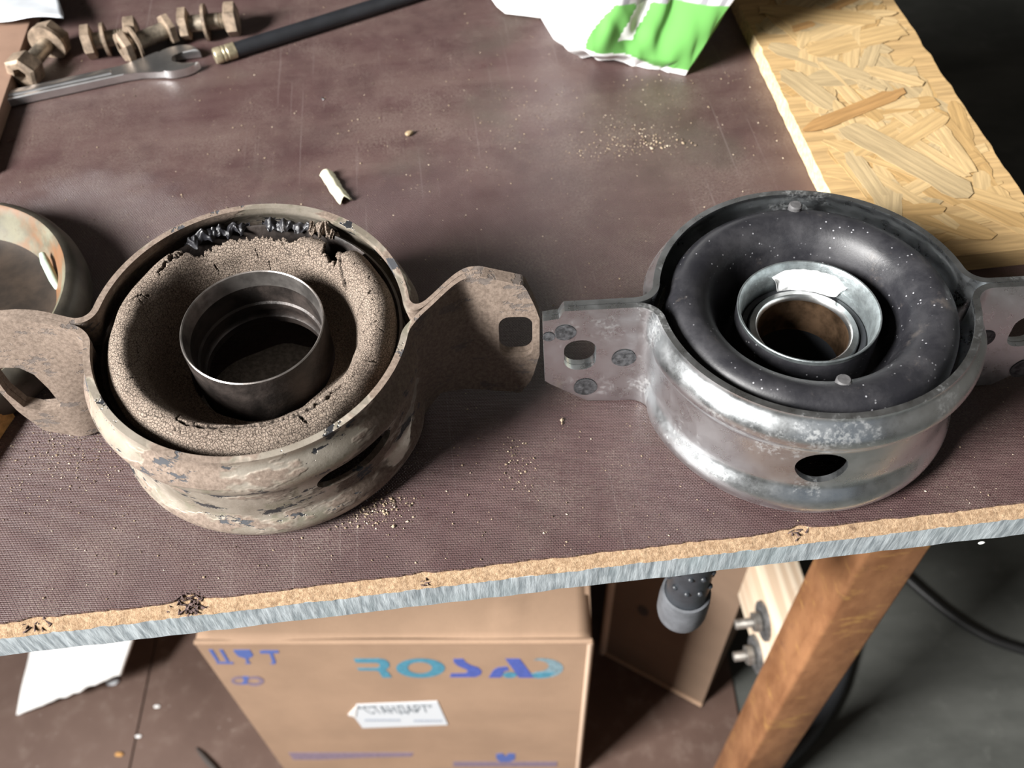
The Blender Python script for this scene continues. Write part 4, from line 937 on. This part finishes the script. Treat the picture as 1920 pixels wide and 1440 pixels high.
grains('loose_grit', [(960, 900, 900, 260, 2600, 0.00014, 0.00048), (960, 250, 700, 160, 1400, 0.00016, 0.00050), (690, 950, 42, 18, 520, 0.00012, 0.0006), (650, 975, 50, 12, 120, 0.0001, 0.0006), (735, 938, 12, 10, 14, 0.0004, 0.0009),
                      (972, 868, 22, 28, 160, 0.00012, 0.0006), (150, 830, 80, 40, 900, 0.00010, 0.00045), (90, 900, 120, 60, 700, 0.0001, 0.0004), (1190, 255, 40, 14, 150, 0.0002, 0.0006), (1235, 268, 30, 10, 60, 0.0003, 0.0012),
                      (1140, 285, 40, 8, 90, 0.0002, 0.0006), (1260, 200, 80, 40, 90, 0.0002, 0.0006), (1100, 170, 160, 60, 120, 0.0002, 0.0005), (960, 220, 60, 40, 60, 0.0002, 0.0005), (510, 660, 50, 40, 90, 0.0001, 0.0004),
                      (1056, 795, 3, 3, 2, 0.0008, 0.0011), (738, 988, 2, 2, 2, 0.0007, 0.001), (1400, 1010, 300, 20, 120, 0.0001, 0.0004)], 'fine sand and crumbs scattered over the bench', 5)

# ------------------------------------------------------------------ under the bench
for k, (x0, x1, lab) in enumerate(((-1.30, -0.426, 'brown hardboard sheet on the floor at the far left'), (-0.424, 0.232, 'brown hardboard sheet on the floor under the cardboard box'))):
    o = bm_obj('hardboard_sheet', box_bm(x0, x1, -0.9, 1.3, 0.0002, 0.003), MAT['brownfloor']); tag(o, lab, 'board', 'hardboard sheets on the floor')

# printed cardboard box
FL = at(365, 1207, T - 0.40); FR = at(1110, 1205, T - 0.40); BD = FR - FL; BW = np.linalg.norm(BD); BD /= BW; BN_ = np.array([BD[1], -BD[0], 0.0])
ZF = 0.0032; BH = T - 0.40
box = empty('cardboard_box', (FL[0], FL[1], ZF), math.atan2(BD[1], BD[0]), 'tan cardboard box with blue printed lettering under the bench', 'box')
DPT = 0.26
b = bmesh.new()
for x0, x1, y0, y1 in ((0, BW, 0, 0.004), (0, BW, DPT - 0.004, DPT), (0, 0.004, 0.004, DPT - 0.004), (BW - 0.004, BW, 0.004, DPT - 0.004)):
    box_bm(x0, x1, y0, y1, 0, BH - ZF, bm=b)
box_bm(0.004, BW - 0.004, 0.004, DPT - 0.004, 0, 0.003, bm=b)
bm_obj('box_walls', b, MAT['card'], box, None)
for nm, y0, y1, lift in (('flap', 0.0, DPT / 2 - 0.001, 0.0), ('flap', DPT / 2 + 0.001, DPT, 0.0)):
    V = []; na, nb = 30, 16
    for i in range(na):
        for j in range(nb):
            s, t = i / (na - 1), j / (nb - 1)
            z = BH - ZF + 0.0022 - 0.010 * (t if y0 == 0 else 1 - t) * 0.6 + 0.0020 * noise.noise(Vector((s * 3, t * 2, y0 * 40)))
            if y0 == 0: z += 0.0035 * math.exp(-((s * BW - 0.235 - 0.35 * t * (DPT / 2)) / 0.004) ** 2) * smooth(0.0, 0.2, t)
            V.append((0.001 + (BW - 0.002) * s, y0 + (y1 - y0) * t, z))
    o = mesh_obj('flap', V, grid_faces(na, nb), MAT['card'], box, 50); sd = o.modifiers.new('thickness', 'SOLIDIFY'); sd.thickness = 0.003
# rounded crease along the top front edge and the right corner
mesh_obj('top_crease', *tube([(x, 0.0012, BH - ZF + 0.0006) for x in np.linspace(0.0, BW, 12)], 0.0024, 12), MAT['card'], box)
mesh_obj('corner_crease', *tube([(BW - 0.001, 0.001, z) for z in np.linspace(0.0, BH - ZF, 12)], 0.0026, 12), MAT['cardedge'], box)
def bp(u, v):                      # photograph pixel -> box front face (x right, z up)
    p = on_plane(u, v, FL, BN_); return float((p - FL) @ BD), float(p[2] - ZF)
def decal(name, pix, mat, lift=0.0003, parent=None, smoothn=0):
    pts = [bp(*p) for p in pix]; bm = bmesh.new(); vs = [bm.verts.new((x, -lift, z)) for x, z in pts]; f = bm.faces.new(vs)
    r = bmesh.ops.extrude_face_region(bm, geom=[f]); 
    for v in [g for g in r['geom'] if isinstance(g, bmesh.types.BMVert)]: v.co.y = -0.00002
    bmesh.ops.triangulate(bm, faces=bm.faces)
    return bm_obj(name, bm, mat, parent or box, None)
def ring_decal(name, cx, cy, rx, ry, hx, hy, hrx, hry, mat, lift=0.0003, a0=0, a1=360, nseg=48):
    V = []; 
    for q in range(nseg + 1):
        a = math.radians(a0 + (a1 - a0) * q / nseg)
        for (X, Y) in ((cx + rx * math.cos(a), cy + ry * math.sin(a)), (hx + hrx * math.cos(a), hy + hry * math.sin(a))):
            x, z = bp(X, Y); V += [(x, -lift, z)]
    return mesh_obj(name, V, [(2 * q, 2 * q + 2, 2 * q + 3, 2 * q + 1) for q in range(nseg)], mat, box, None)
def cp(x, y): return (560 + x / 3.2, 1100 + y / 3.2)
decal('letter', [cp(*p) for p in ((330, 432), (480, 430), (520, 436), (540, 452), (546, 470), (538, 486), (520, 498), (532, 505), (560, 543), (505, 545), (478, 505), (462, 502), (362, 501), (350, 488), (470, 487), (488, 478), (484, 462), (466, 456), (344, 455))], MAT['teal'])
ring_decal('letter', *cp(731, 487), 146 / 3.2, 58 / 3.2, *cp(727, 485), 73 / 3.2, 34 / 3.2, MAT['teal'])
decal('letter', [cp(*p) for p in ((928, 432), (988, 432), (1000, 450), (1030, 468), (1078, 484), (1098, 505), (1092, 526), (1062, 541), (908, 542), (914, 520), (1000, 519), (1018, 508), (1005, 495), (955, 474), (930, 452))], MAT['blue'])
decal('letter', [cp(*p) for p in ((1240, 431), (1326, 431), (1352, 465), (1412, 545), (1322, 545), (1290, 500))], MAT['blue'])
decal('letter_foot', [cp(*p) for p in ((1140, 544), (1168, 500), (1195, 484), (1250, 478), (1262, 500), (1232, 508), (1212, 544))], MAT['blue'], 0.00028)
ring_decal('letter_dot', *cp(1266, 528), 42 / 3.2, 18 / 3.2, *cp(1266, 528), 0.3, 0.3, MAT['teal'], 0.0004)
ring_decal('swoosh', *cp(1452, 488), 135 / 3.2, 60 / 3.2, *cp(1420, 474), 80 / 3.2, 34 / 3.2, MAT['paleteal'], 0.00025, -100, 90)
decal('swoosh_tail', [cp(*p) for p in ((1395, 520), (1480, 512), (1540, 512), (1500, 540), (1440, 548), (1410, 545))], MAT['teal'], 0.0004)
def c2(x, y): return (380 + x / 12.0, 1205 + y / 12.0)
for pts in (((130, 150), (225, 150), (370, 400), (320, 440), (300, 400)), ((370, 150), (450, 150), (600, 410), (560, 440), (530, 410)), ((310, 425), (690, 435), (690, 475), (320, 470))):
    decal('arrow_icon', [c2(*p) for p in pts], MAT['iconblue'])
decal('glass_icon', [c2(*p) for p in ((690, 160), (1060, 155), (1140, 280), (1080, 330), (1020, 350), (1040, 420), (1090, 470), (960, 470), (985, 420), (960, 350), (800, 300), (720, 220))], MAT['iconblue'])
decal('umbrella_icon', [c2(*p) for p in ((1280, 190), (1350, 170), (1700, 170), (1720, 225), (1580, 240), (1650, 440), (1620, 480), (1520, 470), (1570, 430), (1500, 240), (1300, 240))], MAT['iconblue'])
ring_decal('loop_mark', *c2(1170, 860), 210 / 12, 110 / 12, *c2(1150, 855), 130 / 12, 45 / 12, MAT['violet'])
ring_decal('loop_mark', *c2(830, 850), 190 / 12, 100 / 12, *c2(820, 850), 110 / 12, 40 / 12, MAT['violet'], 0.00025)
decal('loop_bar', [c2(*p) for p in ((900, 750), (1040, 760), (1000, 850), (1010, 930), (860, 930), (930, 850))], MAT['iconblue'], 0.0004)
st = decal('sticker', [(668, 1320), (820, 1314), (840, 1358), (680, 1364), (664, 1343)], MAT['sticker'], 0.0006)
decal('sticker_corner', [(653, 1339), (670, 1321), (667, 1343)], MAT['paper'], 0.0012, box)
# sticker wording
fc = bpy.data.curves.new('sticker_text', 'FONT'); fc.body = '"СТАНДАРТ"'; fc.size = 0.020; fc.extrude = 0.0
tmp = bpy.data.objects.new('sticker_text', fc); COL.objects.link(tmp); dg = bpy.context.evaluated_depsgraph_get(); dg.update()
tme = bpy.data.meshes.new_from_object(tmp.evaluated_get(dg)); bpy.data.objects.remove(tmp)
k = len(tme.vertices); a_ = np.empty(k * 3); tme.vertices.foreach_get('co', a_); a_ = a_.reshape(-1, 3)
mn, mx = a_.min(0), a_.max(0); q = (a_ - mn) / np.maximum(mx - mn, 1e-9)
P00, P10, P01, P11 = (np.array(bp(*p)) for p in ((690, 1340), (813, 1337), (668, 1323), (808, 1320)))
for i in range(k):
    s, t = q[i, 0], q[i, 1]; w = (P00 * (1 - s) + P10 * s) * (1 - t) + (P01 * (1 - s) + P11 * s) * t; a_[i] = (w[0], -0.0008, w[1])
tme.vertices.foreach_set('co', a_.ravel()); tme.update(); wrap('sticker_lettering', tme, MAT['ink'], st, None)
for u0, u1, v in ((684, 750, 1349), (776, 828, 1350)):
    kx = u0; r = random.Random(int(u0))
    while kx < u1: 
        w = r.uniform(2, 5); decal('fine_print', [(kx, v - 2), (kx + w, v - 2), (kx + w, v + 2), (kx, v + 2)], MAT['paleink'], 0.0008, st); kx += w + 1.4
decal('print_band', [(541, 1411), (775, 1411), (772, 1418), (690, 1420), (600, 1424), (550, 1424)], MAT['violet'])
decal('print_band', [(850, 1428), (1045, 1428), (1044, 1437), (850, 1437)], MAT['violet'])
decal('print_mark', [(930, 1414), (942, 1412), (948, 1418), (954, 1412), (966, 1413), (965, 1424), (955, 1428), (938, 1428), (931, 1423)], MAT['iconblue'])

# second, darker box standing askew behind it
pA = at(1130, 1222, 0.003); pB = at(1322, 1326, 0.003); d2 = pB - pA; d2[2] = 0; L2 = np.linalg.norm(d2); d2 /= L2
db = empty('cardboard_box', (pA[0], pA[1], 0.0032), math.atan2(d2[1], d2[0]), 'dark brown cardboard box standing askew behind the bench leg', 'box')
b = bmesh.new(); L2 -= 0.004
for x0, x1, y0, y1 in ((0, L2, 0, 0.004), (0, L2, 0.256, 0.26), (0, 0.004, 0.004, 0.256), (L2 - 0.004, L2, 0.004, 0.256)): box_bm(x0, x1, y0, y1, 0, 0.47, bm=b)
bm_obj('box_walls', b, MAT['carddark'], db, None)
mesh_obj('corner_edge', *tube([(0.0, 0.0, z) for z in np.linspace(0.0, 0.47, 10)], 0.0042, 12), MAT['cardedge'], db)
mesh_obj('bottom_edge', *tube([(x, -0.001, 0.003) for x in np.linspace(0.0, L2, 10)], 0.0024, 10), MAT['card'], db)
p = on_plane(1206, 1145, pA, np.array([d2[1], -d2[0], 0])) - pA
mesh_obj('dark_mark', *(lambda x, z: ([(x + 0.006 * math.cos(a), -0.0006, z + 0.010 * math.sin(a)) for a in np.linspace(0, 6.283, 14, endpoint=False)], [tuple(range(14))]))(float(p @ d2), float(p[2])), MAT['debris'], db, None)

# black grip hanging below the bench top
gc = (0.0815, 0.2060)
gp = empty('tool_handle', (gc[0], gc[1], T - 0.155), 0, 'black rubber tool handle with grey end cap hanging under the bench edge', 'handle')
mesh_obj('grip', *lathe([(0.0, 0.1364), (0.0085, 0.1364), (0.0090, 0.10), (0.0098, 0.050), (0.0104, 0.034), (0.0100, 0.030), (0.0106, 0.026), (0.0106, 0.010)], 40), MAT['handle'], gp)
v, f = lathe([(0.0108, 0.026), (0.0120, 0.0255), (0.0126, 0.018), (0.0126, 0.006), (0.0118, 0.0015), (0.0095, 0.0), (0.0, 0.0)], 40)
mesh_obj('end_cap', v, f, MAT['handlecap'], gp)
for a in np.linspace(0, 2 * math.pi, 10, endpoint=False):
    for zz, rr in ((0.042, 0.0100), (0.056, 0.0096)):
        bm = bmesh.new(); bmesh.ops.create_uvsphere(bm, u_segments=10, v_segments=6, radius=0.0016)
        bm_obj('grip_dimple', bm, MAT['handle'], gp, None, loc=(rr * math.cos(a), rr * math.sin(a), zz))

# white foam sheet on the floor
w0, w1, w2, w3 = at(32, 1342, 0.004), at(70, 1228, 0.012), at(290, 1205, 0.085), at(225, 1268, 0.050)
V = []; na, nb = 30, 24
for i in range(na):
    s = i / (na - 1)
    for j in range(nb):
        t = j / (nb - 1); lo_ = w0 * (1 - s) + w3 * s; hi_ = (w1 + np.array([0, 0.10, 0.03])) * (1 - s) + (w2 + np.array([0, 0.10, 0.03])) * s
        q = lo_ * (1 - t) + hi_ * t; q[2] = q[2] + 0.002 + 0.004 * abs(noise.noise(Vector((s * 4, t * 3, 11))))
        q[1] += 0.005 * noise.noise(Vector((s * 9, 2, 1))) * (1 - t)
        V.append(q)
o = mesh_obj('foam_sheet', V, grid_faces(na, nb), MAT['whitesheet'], sharp=60); sd = o.modifiers.new('thickness', 'SOLIDIFY'); sd.thickness = 0.004
tag(o, 'bright white foam sheet on the floor left of the printed box', 'sheet')
# black cable on the right, black hose end at the foot of the leg
P = [at(u, v, 0.0055) for u, v in ((1560, 960), (1640, 1030), (1720, 1102), (1765, 1140), (1810, 1172), (1860, 1200), (1925, 1222), (2060, 1250))]
P = np.array(P); tt = np.linspace(0, 1, len(P)); ti = np.linspace(0, 1, 60); Pc = np.stack([np.interp(ti, tt, P[:, k]) for k in range(3)], 1)
for _ in range(6): Pc[1:-1] = (Pc[:-2] + 2 * Pc[1:-1] + Pc[2:]) / 4
tag(mesh_obj('power_cable', *tube(Pc, 0.0052, 12), MAT['cable']), 'thin black cable curving over the concrete floor at the right', 'cable')
P = np.array([at(u, v, 0.016) for u, v in ((1600, 1200), (1575, 1285), (1548, 1335), (1512, 1385), (1470, 1425), (1425, 1455), (1380, 1490))]); tt = np.linspace(0, 1, len(P)); Pc = np.stack([np.interp(ti, tt, P[:, k]) for k in range(3)], 1)
for _ in range(10): Pc[1:-1] = (Pc[:-2] + 2 * Pc[1:-1] + Pc[2:]) / 4
Pc[:, 2] = 0.0085
tag(mesh_obj('rubber_hose', *tube(Pc, 0.0080, 16), MAT['seal']), 'thick black rubber hose curled at the foot of the rusty leg', 'hose')
# litter on the hardboard
a = at(368, 1402, 0.0045); b_ = at(408, 1448, 0.0045)
tag(mesh_obj('nail', *tube([a, a * 0.7 + b_ * 0.3, a * 0.3 + b_ * 0.7, b_], [0.0008, 0.0028, 0.0034, 0.0034], 10), MAT['debris']), 'dark pointed nail on the brown floor left of the box', 'nail')
for u, v, s, mt, lab in ((212, 1280, 0.0075, 'filmwhite', 'pale plastic shard on the floor beside the white foam sheet'), (295, 1325, 0.0035, 'paper', 'tiny white fleck on the brown floor, nearest the printed box'), (260, 1381, 0.0035, 'paper', 'tiny white fleck on the floor seam'), (224, 1415, 0.0045, 'orange', 'tiny orange wood crumb near the bottom left')):
    p = at(u, v, 0.003); bm = bmesh.new(); bmesh.ops.create_icosphere(bm, subdivisions=2, radius=1)
    for w in bm.verts: w.co *= 1 + 0.3 * noise.noise(w.co * 2 + Vector((u, v, 0)))
    bmesh.ops.scale(bm, vec=(s, s * 0.55, s * 0.3), verts=bm.verts)
    tag(bm_obj('floor_crumb', bm, MAT[mt], None, 40, loc=(p[0], p[1], 0.003 + s * 0.28)), lab, 'crumb')
